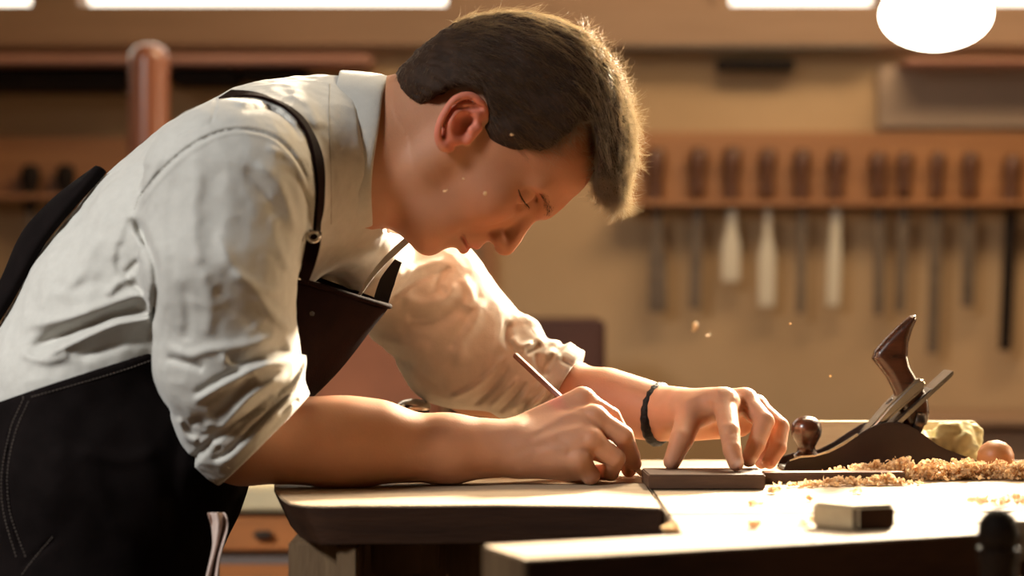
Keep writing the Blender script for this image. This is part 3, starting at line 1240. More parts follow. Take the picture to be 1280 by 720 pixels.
# ------------------------------------------------------------------ hair
HAIRCUT = [(380, 60), (470, 105), (488, 113), (503, 122), (522, 129), (538, 122), (560, 110), (585, 106), (603, 113), (611, 135), (607, 165),
           (606, 184), (618, 189), (640, 190), (676, 192), (694, 180), (716, 160), (727, 151), (741, 149), (746, 172), (749, 205),
           (750, 222), (754, 238), (764, 254), (766, 300), (700, 340), (380, 420)]


def hair_field():
    f = Field()

    def HB(px, py, r, w, k=0.02, lx=1.0, rot=0.0):
        c_, s_ = math.cos(rot), math.sin(rot)
        R = np.array([[c_, 0, s_], [-s_, 0, c_], [0, 1, 0]])
        f.add(ellip(P(px, py, M), (r * lx / 1220, r / 1220, w), R), k)
    HB(624, 119, 100, .083, 0)
    HB(668, 126, 104, .084)
    HB(582, 112, 66, .074, 0.03)
    HB(700, 150, 84, .080, 0.02)
    HB(722, 178, 66, .068, 0.02)
    HB(756, 205, 32, .050, 0.02, 0.9)
    HB(768, 236, 15, .038, 0.012)
    HB(640, 172, 26, .0815, 0.015, 1.6)
    HB(532, 110, 30, .056, 0.03, 1.25)
    pts = np.array(pxz(HAIRCUT, 1.972))

    def cutf(p):
        q = p[:, [0, 2]]
        d, _ = poly_dist(q, pts, True)
        ins = inside(q, pts)
        return np.where(ins, d, -d) + vnoise(p * 160, 2) * 0.0012
    f.cut((cutf, None, 1e9), 0.006)
    # combed locks
    f.disp(lambda p: vnoise(np.stack([p[:, 0] * 55 + p[:, 2] * 25, p[:, 1] * 130, p[:, 2] * 150 + p[:, 0] * 70], 1), 4) * 0.0016
           + vnoise(np.stack([p[:, 0] * 130 + p[:, 2] * 60, p[:, 1] * 330, p[:, 2] * 380 + p[:, 0] * 170], 1), 9) * 0.0007)
    return f


hf = hair_field()
hair = sculpt('hair', hf, (-0.16, 1.92, 1.15), (0.16, 2.16, 1.42), 0.0019, 'hair', body)


def hair_flow(px, py):
    """combing direction in the photo plane (right, up)"""
    if px < 545:
        return np.array([-0.35, -1.0])
    if px > 735:
        return np.array([0.35, -1.0])
    t = (px - 545) / 190
    a = math.radians(-28 - 18 * t - (max(0, 90 - py) * -0.25))
    return np.array([math.cos(a), math.sin(a)])


def make_strands(ob, count, seed, rad, lift=0.35, only=None, lscale=1.0, curl=0.0):
    me = ob.data
    r = np.random.default_rng(seed)
    nv = len(me.vertices)
    co = np.zeros(nv * 3, np.float32)
    no = np.zeros(nv * 3, np.float32)
    me.vertices.foreach_get('co', co)
    me.vertices.foreach_get('normal', no)
    co = co.reshape(-1, 3).astype(float)
    no = no.reshape(-1, 3).astype(float)
    px = topx(co)
    ok = np.ones(nv, bool)
    # not on the underside that lies on the head
    ok &= (head_f(co) > 0.002)
    if only is not None:
        ok &= only(px, co)
    idx = r.choice(np.nonzero(ok)[0], count)
    V, Fc = [], []
    K = 7
    ang = np.arange(3) / 3 * 2 * math.pi
    for n_, i in enumerate(idx):
        p0 = co[i] + r.normal(0, 0.0006, 3)
        n = no[i]
        d2 = hair_flow(*px[i])
        d = np.array([d2[0], 0, d2[1]])
        side = np.sign(co[i][1] - M)
        d = d + r.normal(0, 0.16, 3)
        d[1] += side * 0.05
        d = d - (d @ n) * n * 0.92
        d /= np.linalg.norm(d) + 1e-9
        short = px[i][0] < 560 or (px[i][0] < 640 and px[i][1] > 150)
        L = (0.007 if short else 0.026) * r.uniform(0.6, 1.35) * lscale
        lf = lift * r.uniform(0.2, 1.0) * (0.6 if short else 1)
        q = p0 - n * 0.0012
        pts = [q]
        dd = d + n * lf
        cu = r.normal(0, 1, 3) * curl
        for k in range(K - 1):
            dd = dd / np.linalg.norm(dd)
            q = q + dd * L / (K - 1)
            pts.append(q)
            dd = dd - n * lf * 0.45 + cu * 0.35 + r.normal(0, 0.03, 3)
            dd[2] -= 0.05
        pts = np.array(pts)
        T = np.gradient(pts, axis=0)
        T /= np.linalg.norm(T, axis=1)[:, None]
        A = np.cross(T, (0.3, 0.9, 0.2))
        A /= np.linalg.norm(A, axis=1)[:, None]
        B_ = np.cross(T, A)
        rr = rad * r.uniform(0.7, 1.2) * np.linspace(1, 0.25, K)
        ring = pts[:, None, :] + rr[:, None, None] * (np.cos(ang)[None, :, None] * A[:, None, :] + np.sin(ang)[None, :, None] * B_[:, None, :])
        base = n_ * K * 3
        V.append(ring.reshape(-1, 3))
        for k in range(K - 1):
            for j in range(3):
                l = (j + 1) % 3
                Fc.append((base + k * 3 + j, base + k * 3 + l, base + (k + 1) * 3 + l, base + (k + 1) * 3 + j))
    return np.concatenate(V), np.array(Fc)


def hf_out(c):
    return (c[:, 1] > M - 0.055) & (c[:, 1] < M + 0.055)


sv, sf = make_strands(hair, 15000, 11, 0.00021, 0.42)
v2, f2 = make_strands(hair, 3600, 12, 0.00018, 0.85, only=lambda q, c: (c[:, 1] > M - 0.05) & (c[:, 1] < M + 0.05) & (head_f(c) > 0.012), curl=0.5, lscale=0.8)
v3, f3 = make_strands(hair, 5200, 13, 0.00024, 0.95, only=lambda q, c: (q[:, 0] > 715) & (hf_out(c)), curl=1.6, lscale=0.85)
sv_all = np.concatenate([sv, v2, v3])
sf_all = np.concatenate([sf, f2 + len(sv), f3 + len(sv) + len(v2)])
link('hair_strands', fast_mesh('hair_strands', sv_all, sf_all), 'strand', hair)


def little_hairs(name, roots, dirs, L, rad, m, parent):
    V, Fc = [], []
    K = 4
    ang = np.arange(3) / 3 * 2 * math.pi
    for n_, (p0, d) in enumerate(zip(roots, dirs)):
        d = d / np.linalg.norm(d)
        l_ = L * rng.uniform(0.7, 1.2)
        pts = np.array([p0 + d * l_ * t + np.array([0, 0, -0.0006]) * t * t for t in np.linspace(0, 1, K)])
        A = np.cross(d, (0.2, 0.9, 0.3))
        A /= np.linalg.norm(A)
        B_ = np.cross(d, A)
        rr = rad * np.linspace(1, 0.3, K)
        ring = pts[:, None, :] + rr[:, None, None] * (np.cos(ang)[None, :, None] * A + np.sin(ang)[None, :, None] * B_)
        V.append(ring.reshape(-1, 3))
        b0 = n_ * K * 3
        for k in range(K - 1):
            for j in range(3):
                q = (j + 1) % 3
                Fc.append((b0 + k * 3 + j, b0 + k * 3 + q, b0 + (k + 1) * 3 + q, b0 + (k + 1) * 3 + j))
    return link(name, fast_mesh(name, np.concatenate(V), np.array(Fc)), m, parent)


BODY_T = BVHTree.FromPolygons([v.co for v in body.data.vertices], [p.vertices for p in body.data.polygons])


def on_head(u, f, s, lift=0.0):
    """slide a head-space point onto the skin"""
    q = H(u, f, s)[None]
    for _ in range(12):
        g_, v_ = grad(head_f, q, 0.0006)
        q = q - g_ / (np.linalg.norm(g_) + 1e-9) * (v_[:, None] - lift)
    return q[0]


for s in (-1, 1):
    roots, dirs = [], []
    for i in range(150):
        t = rng.uniform(0, 1)
        roots.append(on_head(3.05 + 0.3 * math.sin(t * 3) + rng.normal(0, 0.18) + 0.3 * t, 11.2 - 1.8 * t, s * (1.0 + 3.4 * t)) )
        dirs.append(HU * (0.35 - 0.5 * t) - HF * (0.2 + 0.5 * t) + HS * s * 0.8 + rng.normal(0, 0.08, 3))
    little_hairs('eyebrow', roots, dirs, 0.0055, 0.00015, 'hair', body)
    lid = []
    for a_, b_ in spline([(648, 237), (651, 245), (656, 253), (662, 260)], 4):
        d_ = P(a_, b_, 1.0) - P(640, 360, 0)
        ht = BODY_T.ray_cast(Vector((0, 0, CZ)), Vector(d_).normalized())
        q_ = np.array(ht[0] + ht[1] * 0.0003)
        q_[1] = M - s * (M - q_[1])
        lid.append(q_)
    LIDS = lid
    tube('lash_line', lid, np.interp(np.linspace(0, 1, len(lid)), [0, .2, .8, 1], [.0003, .0007, .0007, .0003]), 'hair', body, n=6)
    roots, dirs = [], []
    for i in range(22):
        t = i / 21
        roots.append(LIDS[int(t * (len(LIDS) - 1))] + rng.normal(0, 0.0004, 3))
        dirs.append(-HU * 0.5 + HF * 0.9 + HS * s * 0.5)
    little_hairs('eyelashes', roots, dirs, 0.0040, 0.00016, 'hair', body)


# ------------------------------------------------------------------ shirt
CUFF_N = (np.array(P(331, 549, 1.955)), np.array([0.705, 0.06, -0.705]))
CUFF_F = (np.array(P(706, 486, 2.185)), np.array([0.80, -0.16, -0.42]))


def shirt_field():
    f = Field()
    # trunk: back outline runs through these
    f.add(cone(P(424, 190, M), P(350, 225, M), 0.073, 0.097, 1.2), 0.0)
    f.add(cone(P(350, 225, M), P(290, 265, M), 0.098, 0.104, 1.45), 0.02)
    f.add(cone(P(290, 265, M), P(225, 320, M), 0.104, 0.104, 1.5), 0.02)
    f.add(cone(P(225, 320, M), P(165, 390, M), 0.104, 0.103, 1.5), 0.02)
    f.add(cone(P(165, 390, M), P(118, 480, M), 0.103, 0.104, 1.45), 0.02)
    f.add(cone(P(118, 480, M), P(128, 560, M), 0.104, 0.10, 1.45), 0.02)
    # yoke over the shoulders
    f.add(cone(P(395, 190, M), P(305, 215, 1.91), 0.066, 0.062), 0.03)
    f.add(cone(P(395, 200, M), P(430, 270, 2.20), 0.066, 0.066), 0.03)
    # near sleeve
    f.add(cone(P(288, 238, 1.885), P(272, 330, 1.865), 0.084, 0.069), 0.02)
    f.add(cone(P(316, 240, 1.90), P(290, 330, 1.88), 0.064, 0.054), 0.02)
    f.add(cone(P(272, 330, 1.865), P(282, 450, 1.885), 0.067, 0.065), 0.015)
    f.add(cone(P(282, 450, 1.885), P(300, 515, 1.925), 0.066, 0.058), 0.01)
    f.add(cone(P(300, 515, 1.925), P(350, 572, 1.96), 0.061, 0.0575), 0.015)
    f.add(cone(P(336, 300, 1.90), P(334, 450, 1.90), 0.016, 0.026), 0.02)
    # far sleeve
    f.add(cone(P(450, 305, 2.20), P(535, 375, 2.215), 0.070, 0.066), 0.03)
    f.add(cone(P(535, 375, 2.215), P(574, 432, 2.215), 0.064, 0.066), 0.02)
    f.add(cone(P(555, 345, 2.21), P(592, 405, 2.215), 0.034, 0.042), 0.02)
    f.add(cone(P(574, 432, 2.215), P(640, 466, 2.205), 0.066, 0.050), 0.02)
    f.add(cone(P(640, 466, 2.205), P(740, 497, 2.18), 0.047, 0.040), 0.01)
    f.add(cone(P(656, 418, 2.20), P(648, 458, 2.18), 0.020, 0.030), 0.012)
    f.add(cone(P(693, 446, 2.19), P(672, 486, 2.17), 0.018, 0.030), 0.01)
    # shirt front hanging open below the throat
    f.add(cone(P(415, 262, M), P(470, 330, 2.13), 0.050, 0.036), 0.02)
    f.add(cone(P(470, 345, 2.15), P(540, 345, 2.20), 0.034, 0.034), 0.02)
    # folds
    near = folds([
        # upper sleeve, long soft ones
        ([(250, 205), (243, 270), (248, 345)], 9, 1.8), ([(222, 215), (212, 280), (222, 350)], 8, -1.6),
        ([(285, 210), (285, 280), (276, 350)], 12, 1.2), ([(318, 200), (352, 235), (374, 300)], 7, 2.4),
        ([(300, 205), (336, 250), (356, 320)], 8, -2.0), ([(352, 205), (380, 240), (386, 290)], 5, -2.4),
        ([(340, 262), (350, 310), (366, 345)], 7, 1.8), ([(268, 285), (300, 345), (352, 372)], 7, 2.2),
        ([(285, 335), (318, 362), (340, 392), (372, 420)], 7, 2.8), ([(268, 355), (296, 388), (320, 412)], 9, -1.6),
        ([(250, 330), (262, 380), (258, 425)], 9, 2.0), ([(228, 350), (236, 400), (232, 430)], 8, -1.8),
        # the deep ones above the elbow
        ([(200, 430), (235, 444), (262, 438), (310, 432), (352, 418)], 7, 3.2), ([(205, 446), (240, 456), (256, 462)], 5, -3.0),
        ([(280, 447), (300, 455), (330, 440), (366, 432)], 8, -4.0), ([(274, 440), (290, 458), (320, 460), (366, 448)], 5, 3.2),
        ([(238, 506), (270, 486), (310, 466), (352, 449)], 5, 4.2), ([(240, 496), (275, 474), (312, 456)], 5, -3.2),
        ([(262, 520), (282, 508), (300, 488), (322, 470)], 7, -3.4), ([(268, 545), (292, 518), (318, 492), (362, 466)], 5, 3.2),
        ([(276, 552), (305, 526), (330, 500), (366, 478)], 5, -2.6),
        ([(222, 520), (232, 545), (250, 552)], 5, 3.0), ([(236, 530), (250, 526), (256, 540)], 5, -1.8),
        ([(248, 556), (262, 548), (270, 560)], 4, 1.4), ([(246, 540), (262, 532), (274, 538)], 5, 1.6),
        ([(258, 562), (268, 566), (278, 556)], 4, -1.0),
        # cuff band
        ([(262, 574), (285, 566), (330, 520), (372, 480)], 4, -3.0), ([(266, 586), (296, 566), (340, 524), (378, 486)], 8, 2.6),
        ([(348, 520), (362, 506), (374, 498)], 3, -2.2),
        # trunk below the arm
        ([(165, 268), (186, 310), (196, 345), (192, 420)], 6, -5.0), ([(186, 360), (150, 378), (95, 396), (20, 410)], 8, 3.5),
        ([(190, 384), (140, 392), (90, 414), (30, 440)], 9, -6.5), ([(192, 398), (150, 404), (100, 424), (40, 452)], 7, 4.0),
        ([(196, 420), (150, 428), (90, 448)], 8, -3.0), ([(170, 345), (150, 352), (130, 372)], 6, 2.2), ([(150, 300), (148, 330), (160, 350)], 6, -1.6),
        ([(160, 262), (150, 290), (140, 330)], 7, 1.8), ([(125, 290), (100, 340), (70, 375)], 9, 1.6), ([(178, 322), (160, 345), (185, 372)], 5, -2.4),
        ([(60, 350), (90, 360), (140, 345)], 8, -1.2), ([(20, 440), (60, 452), (90, 440)], 6, 2.0),
        # shoulder
        ([(185, 205), (176, 225), (170, 245)], 5, -1.4), ([(205, 190), (192, 212), (184, 236)], 5, 1.4),
        ([(290, 130), (340, 128), (385, 165)], 4, 1.6), ([(300, 140), (345, 140), (380, 178)], 4, -1.8),
        ([(360, 115), (385, 130), (400, 165)], 7, 1.4), ([(330, 180), (360, 200), (385, 240)], 5, 1.6), ([(345, 190), (370, 215), (388, 262)], 4, -1.8),
        # seams: shoulder seam, sleeve
        ([(166, 268), (176, 245), (205, 210), (240, 182), (280, 164), (320, 164), (352, 178), (378, 212), (392, 258)], 1.8, -2.0),
        ([(172, 268), (182, 248), (210, 214), (244, 186), (282, 168), (320, 168), (350, 182), (374, 214), (387, 258)], 2.2, 0.9),
        ([(272, 118), (268, 140), (262, 158)], 1.5, -0.9), ([(262, 157), (240, 162), (222, 172)], 1.5, -0.8),
    ], ymax=2.02)
    far = lambda p: far_(p) * 1.5
    far_ = folds([
        ([(505, 395), (540, 402), (585, 380)], 9, -4.0), ([(500, 375), (540, 378), (580, 352)], 8, 3.0), ([(470, 372), (510, 340), (560, 322)], 5, 2.6),
        ([(480, 380), (520, 352), (565, 335)], 4, -2.4), ([(565, 330), (548, 355), (560, 372)], 5, -2.6), ([(575, 345), (590, 370), (580, 395)], 6, 2.4),
        ([(600, 370), (595, 400), (575, 430), (578, 460)], 7, 2.6), ([(585, 380), (578, 410), (562, 440)], 7, -3.0),
        ([(480, 440), (520, 460), (560, 490)], 9, -2.0), ([(560, 500), (600, 480), (636, 440)], 4, 3.0), ([(590, 508), (615, 486), (640, 455)], 4, -3.2),
        ([(610, 512), (632, 490), (650, 470)], 3.5, 2.6), ([(622, 516), (642, 498), (660, 476)], 3, -2.6), ([(636, 516), (655, 498), (672, 476)], 3, 2.4),
        ([(645, 516), (664, 500), (682, 480)], 3, -2.6), ([(655, 516), (675, 498), (692, 476)], 3, 2.4), ([(665, 514), (684, 498), (704, 476)], 3, -2.4),
        ([(676, 510), (694, 494), (714, 470)], 3, 2.2), ([(640, 420), (650, 432), (668, 428)], 4, 3.0), ([(655, 440), (668, 436), (676, 428)], 4, -3.4),
        ([(678, 446), (690, 440), (700, 448)], 4, 2.0), ([(636, 400), (634, 425), (652, 446)], 5, -3.6), ([(670, 440), (675, 460), (690, 470)], 4, -2.5),
        ([(700, 448), (712, 455), (724, 462)], 3, -2.0), ([(450, 420), (500, 430), (540, 440)], 9, 2.0),
    ], ymin=2.06)
    f.disp(lambda p: near(p) * 1.25)
    f.disp(far)
    f.disp(lambda p: (1 - 2 * np.abs(vnoise(p * np.array([26, 20, 20]) + 3, 1))) * -0.0010 + (1 - 2 * np.abs(vnoise(p * 52, 6))) * -0.0005 + vnoise(p * 120, 8) * 0.0004)
    # turned-up cuffs

    def cuffs(p):
        out = np.zeros(len(p))
        for (c_, n_), w_, R_ in ((CUFF_N, 0.034, 0.11), (CUFF_F, 0.022, 0.085)):
            t = (p - c_) @ (n_ / np.linalg.norm(n_))
            k = np.clip((t + w_) / 0.004, 0, 1) * (np.sqrt(((p - c_) ** 2).sum(1)) < R_)
            out -= 0.0042 * k
            out += 0.0028 * np.exp(-((t + w_ + 0.003) / 0.003) ** 2) * (np.sqrt(((p - c_) ** 2).sum(1)) < R_)
        return out
    f.disp(cuffs)
    # trimmed ends
    c1, n1 = CUFF_N
    c2, n2 = CUFF_F

    def cutn(p):
        d = (p - c1) @ (n1 / np.linalg.norm(n1))
        r_ = np.sqrt(((p - c1) ** 2).sum(1)) - 0.11
        return np.minimum(d, np.maximum(-r_, -0.02))

    def cutfr(p):
        d = (p - c2) @ (n2 / np.linalg.norm(n2))
        r_ = np.sqrt(((p - c2) ** 2).sum(1)) - 0.085
        return np.minimum(d, np.maximum(-r_, -0.02))
    f.cut((cutn, None, 1e9), 0.003)
    f.cut((cutfr, None, 1e9), 0.003)
    # neck opening
    f.cut((lambda p: ((p - P(462, 195, M)) @ np.array([0.985, 0, 0.17]) * 1.0) * np.where((p[:, 1] < 2.12) & (p[:, 2] > P(0, 290, M)[2]), 1, 0) - np.where((p[:, 1] < 2.12) & (p[:, 2] > P(0, 290, M)[2]), 0, 0.03), None, 1e9), 0.004)
    # open sleeves: hollow them around the arms
    f.sub(cone(P(318, 538, 1.955), P(470, 556, 1.99), 0.0500, 0.048), 0.003)
    f.sub(cone(P(690, 489, 2.19), P(780, 506, 2.155), 0.0375, 0.033), 0.003)
    # bottom, inside the apron
    f.cut((lambda p: P(0, 640, M)[2] - p[:, 2], None, 1e9), 0.004)
    return f


shirt = sculpt('shirt', shirt_field(), (-0.62, 1.70, 0.84), (0.12, 2.34, 1.36), 0.0019, 'shirt', body)
shirt['label'] = 'pale grey cotton work shirt with rolled sleeves'
SHIRT_T = BVHTree.FromPolygons([v.co for v in shirt.data.vertices], [p.vertices for p in shirt.data.polygons])
EYE = Vector((0, 0, CZ))


def on_surf(tree, px, py, off=0.0, default=2.0):
    d = Vector(P(px, py, 1.0)) - EYE
    d.normalize()
    hit = tree.ray_cast(EYE, d)
    if hit[0] is None:
        return np.array(P(px, py, default)), np.array([0, -1.0, 0])
    return np.array(hit[0] + hit[1] * off), np.array(hit[1])


def strip(name, px_path, width, thick, m, parent, tree=None, off=0.001, n=6, Ys=None, rise=0.0):
    """a flat band that follows the cloth (or the given depths)"""
    pth = spline(px_path, n)
    pts, nor = [], []
    for i, (a, b) in enumerate(pth):
        if tree is not None:
            q, nn = on_surf(tree, a, b, off)
        else:
            t = i / (len(pth) - 1)
            q = np.array(P(a, b, np.interp(t, np.linspace(0, 1, len(Ys)), Ys)))
            nn = np.array([0, -1.0, 0])
        pts.append(q)
        nor.append(nn)
    pts = np.array(pts)
    nor = np.array(nor)
    for _ in range(3):
        pts[1:-1] = (pts[:-2] + 2 * pts[1:-1] + pts[2:]) / 4
        nor[1:-1] = (nor[:-2] + 2 * nor[1:-1] + nor[2:]) / 4
    nor /= np.linalg.norm(nor, axis=1)[:, None]
    T = np.gradient(pts, axis=0)
    T /= np.linalg.norm(T, axis=1)[:, None]
    S = np.cross(T, nor)
    S /= np.linalg.norm(S, axis=1)[:, None]
    w = np.broadcast_to(np.asarray(width, float), (len(pts),)) if np.ndim(width) == 0 else np.interp(np.linspace(0, 1, len(pts)), np.linspace(0, 1, len(width)), width)
    V, Fc = [], []
    for i in range(len(pts)):
        a = pts[i] + nor[i] * thick
        V += [a - S[i] * w[i] / 2, a + S[i] * w[i] / 2, pts[i] + S[i] * w[i] / 2 - nor[i] * thick, pts[i] - S[i] * w[i] / 2 - nor[i] * thick]
    for i in range(len(pts) - 1):
        for k in range(4):
            l = (k + 1) % 4
            Fc.append((i * 4 + k, i * 4 + l, i * 4 + 4 + l, i * 4 + 4 + k))
    Fc += [(3, 2, 1, 0), tuple(len(V) - 4 + k for k in range(4))]
    o = from_arrays(name, V, Fc, m, parent)
    bm = bmesh.new()
    bm.from_mesh(o.data)
    bmesh.ops.recalc_face_normals(bm, faces=bm.faces)
    bm.to_mesh(o.data)
    bm.free()
    smooth_by_angle(o.data, 50)
    return o


def seam(name, px_path, r, m, parent, tree, dash=None, off=0.0006):
    pth = spline(px_path, 10)
    pts = np.array([on_surf(tree, a, b, off)[0] for a, b in pth])
    pts[1:-1] = (pts[:-2] + 2 * pts[1:-1] + pts[2:]) / 4
    V, Fc = [], []
    if dash is None:
        v, f = tube_mesh(pts, r, 5)
        return from_arrays(name, v, f, m, parent)
    L = np.concatenate([[0], np.cumsum(np.linalg.norm(np.diff(pts, axis=0), axis=1))])
    s = 0.0
    while s < L[-1] - dash:
        ss = np.linspace(s, s + dash * 0.62, 3)
        q = np.stack([np.interp(ss, L, pts[:, k]) for k in range(3)], 1)
        v, f = tube_mesh(q, r, 4)
        Fc += [tuple(x + len(V) for x in ff) for ff in f]
        V += list(v)
        s += dash
    return from_arrays(name, V, Fc, m, parent)


# collar: a ring of folded cloth about the neck -----------------------


def band_surface(name, rows, m, parent, thick=0.0018, sub=1):
    """rows: grid of points (R, C, 3); solid sheet with rounded rim"""
    R_, C_ = rows.shape[:2]
    v = rows.reshape(-1, 3)
    f = []
    for i in range(R_ - 1):
        for j in range(C_ - 1):
            f.append((i * C_ + j, i * C_ + j + 1, (i + 1) * C_ + j + 1, (i + 1) * C_ + j))
    o = from_arrays(name, v, f, m, parent)
    md = o.modifiers.new('thickness', 'SOLIDIFY')
    md.thickness = thick
    md.offset = 0
    if sub:
        ms = o.modifiers.new('smooth', 'SUBSURF')
        ms.levels = sub
        ms.render_levels = sub
    return o


def collar():
    K = 44
    th = np.linspace(math.radians(-158), math.radians(150), K)     # 0 = top of the neck, + towards the camera
    rows = []
    # ring planes from the neck seam, up the stand, over the fold, down the leaf
    prof = [(-0.050, 0.92, 0), (-0.020, 0.90, 0), (0.012, 0.905, 0), (0.022, 0.93, 0), (0.024, 0.985, 1), (0.016, 1.03, 1), (-0.008, 1.06, 1), (-0.026, 1.075, 1)]
    for off, sc, leaf in prof:
        r_ = []
        for t in th:
            top = math.cos(t)
            # vertical and sideways half sizes of the ring
            rz, ry = 0.0830, 0.078
            cz = -0.002
            c = P(446, 195, M)
            flare = 0.010 * (1 - top) * 0.5
            xx = c[0] + off + (0.010 if not leaf else 0.0) * top * 0
            z = c[2] + (rz * top * sc) + cz
            y = M - (ry * math.sin(t)) * sc * (1.0 + 0.0 * leaf)
            if leaf:
                # the leaf point stands away near the front
                k = max(0, -top)
                xx += (-0.012 + 0.018 * (off + 0.026) / 0.05) * k
                y -= 0.006 * math.sin(t) * k
            xx += 0.010 * top + 0.0010 * math.sin(t * 5 + off * 60)
            r_.append((xx, y, z))
        rows.append(r_)
    return band_surface('collar', np.array(rows), 'shirt', shirt, 0.0016, 2)


collar()
seam('seam', [(412, 105), (411, 150), (413, 200), (414, 240), (414, 280)], 0.0006, 'shirt_stitch', shirt, SHIRT_T, None, -0.0001)
seam('seam', [(168, 262), (177, 242), (206, 207), (240, 178), (281, 160), (322, 160), (356, 175), (382, 210), (396, 256)], 0.00045, 'shirt_stitch', shirt, SHIRT_T, 0.0035, 0.0001)

# far front edge of the shirt with its buttonhole band, under the throat
strip('placket', [(446, 374), (464, 346), (482, 325), (500, 308), (513, 296), (517, 286)], [0.003, 0.005, 0.007, 0.007, 0.005], 0.0012, 'shirt', shirt, None, 0.001, 6, [2.02, 2.03, 2.04, 2.05])
strip('undershirt', [(474, 384), (484, 352), (498, 326)], [0.016, 0.016, 0.008], 0.001, 'black', shirt, None, 0, 6, [2.05, 2.06, 2.07])

# ------------------------------------------------------------------ trousers and shoes
tf = Field()
for s in (-1, 1):
    tf.add(cone(P(138, 600, M) + (0, s * 0.075, 0), np.array([-0.44, M + s * 0.10, 0.48]), 0.100, 0.078), 0.03)
    tf.add(cone(np.array([-0.44, M + s * 0.10, 0.48]), np.array([-0.43, M + s * 0.11, 0.08]), 0.076, 0.068), 0.02)
tf.add(cone(P(120, 520, M), P(135, 600, M), 0.104, 0.108, 1.45), 0.03)
tf.disp(lambda p: vnoise(p * np.array([18, 18, 40]), 21) * 0.004)
tf.cut((lambda p: np.maximum(0.055 - p[:, 2], (p[:, 2] - P(0, 505, M)[2])), None, 1e9), 0.003)
sculpt('trousers', tf, (-0.62, 1.74, 0.03), (-0.1, 2.34, 1.0), 0.005, 'trouser', body)
for s in (-1, 1):
    sf_ = Field()
    y = M + s * 0.12
    sf_.add(cone((-0.455, y, 0.055), (-0.30, y, 0.045), 0.046, 0.040), 0.02)
    sf_.add(cone((-0.30, y, 0.045), (-0.245, y, 0.036), 0.042, 0.034), 0.02)
    sf_.add(cone((-0.44, y, 0.10), (-0.44, y, 0.06), 0.052, 0.05), 0.02)
    sf_.cut((lambda p: 0.001 - p[:, 2], None, 1e9), 0.003)
    sculpt('shoe', sf_, (-0.53, y - 0.08, -0.01), (-0.18, y + 0.08, 0.17), 0.004, 'shoe', body)

# ------------------------------------------------------------------ apron
WAIST_A = np.array([P(5, 476, M)[0], P(5, 476, M)[2]])
WAIST_B = np.array([P(33, 496, M)[0], P(33, 496, M)[2]])
WAIST_C = np.array([P(215, 436, M)[0], P(215, 436, M)[2]])
WAIST_D = np.array([P(330, 400, M)[0], P(330, 400, M)[2]])


def skirt_field():
    f = Field()
    f.add(cone(P(165, 400, M), P(118, 482, M), 0.109, 0.112, 1.47), 0.0)
    f.add(cone(P(118, 482, M), P(132, 575, M), 0.112, 0.124, 1.45), 0.03)
    f.add(cone(P(132, 575, M), P(160, 600, M), 0.124, 0.112, 1.42), 0.03)
    for s in (-1, 1):
        f.add(cone(P(140, 600, M) + (0, s * 0.075, 0), np.array([-0.48, M + s * 0.10, 0.46]), 0.106, 0.095), 0.03)
    f.add(cone(P(166, 582, M), np.array([-0.53, M, 0.46]), 0.108, 0.080, 1.5), 0.03)
    f.disp(lambda p: vnoise(p * np.array([16, 16, 9]), 31) * 0.005 + vnoise(p * np.array([45, 45, 30]), 33) * 0.0018)
    f.disp(folds([([(10, 520), (4, 580), (8, 640), (30, 720)], 3, 2.0), ([(16, 518), (10, 580), (15, 640), (38, 720)], 3, -1.6),
                  ([(205, 560), (150, 575), (90, 560)], 10, 2.5), ([(230, 520), (215, 600), (225, 690)], 12, -4.0),
                  ([(60, 560), (110, 600), (160, 680)], 14, 3.0), ([(25, 712), (50, 690), (75, 668)], 3, -2.0)], ymax=2.04))

    def top(p):
        q = p[:, [0, 2]]
        # height of the upper hem as a function of x
        z = np.interp(q[:, 0], [WAIST_A[0], WAIST_B[0], WAIST_C[0], WAIST_D[0]], [WAIST_A[1], WAIST_B[1], WAIST_C[1], WAIST_D[1]])
        return (q[:, 1] - z) * 0.9
    f.cut((top, None, 1e9), 0.003)
    f.cut((lambda p: 0.42 - p[:, 2], None, 1e9), 0.003)
    return f


apron = sculpt('apron', skirt_field(), (-0.66, 1.76, 0.40), (-0.1, 2.34, 1.10), 0.0032, 'apron', body)
apron['label'] = 'black denim apron with leather bib and straps'
APR_T = BVHTree.FromPolygons([v.co for v in apron.data.vertices], [p.vertices for p in apron.data.polygons])
seam('stitching', [(40, 496), (90, 482), (150, 464), (195, 448), (216, 441)], 0.0005, 'stitch', apron, APR_T, 0.0035)
seam('stitching', [(36, 502), (20, 540), (10, 590), (12, 640), (34, 700)], 0.0005, 'stitch', apron, APR_T, 0.0035)
seam('stitching', [(30, 498), (12, 540), (3, 590), (5, 640), (22, 700)], 0.0005, 'stitch', apron, APR_T, 0.0035)
seam('stitching', [(30, 497), (14, 484), (2, 478)], 0.0005, 'stitch', apron, APR_T, 0.0035)
seam('stitching', [(28, 718), (48, 692), (68, 668)], 0.0005, 'stitch', apron, APR_T, 0.0035)


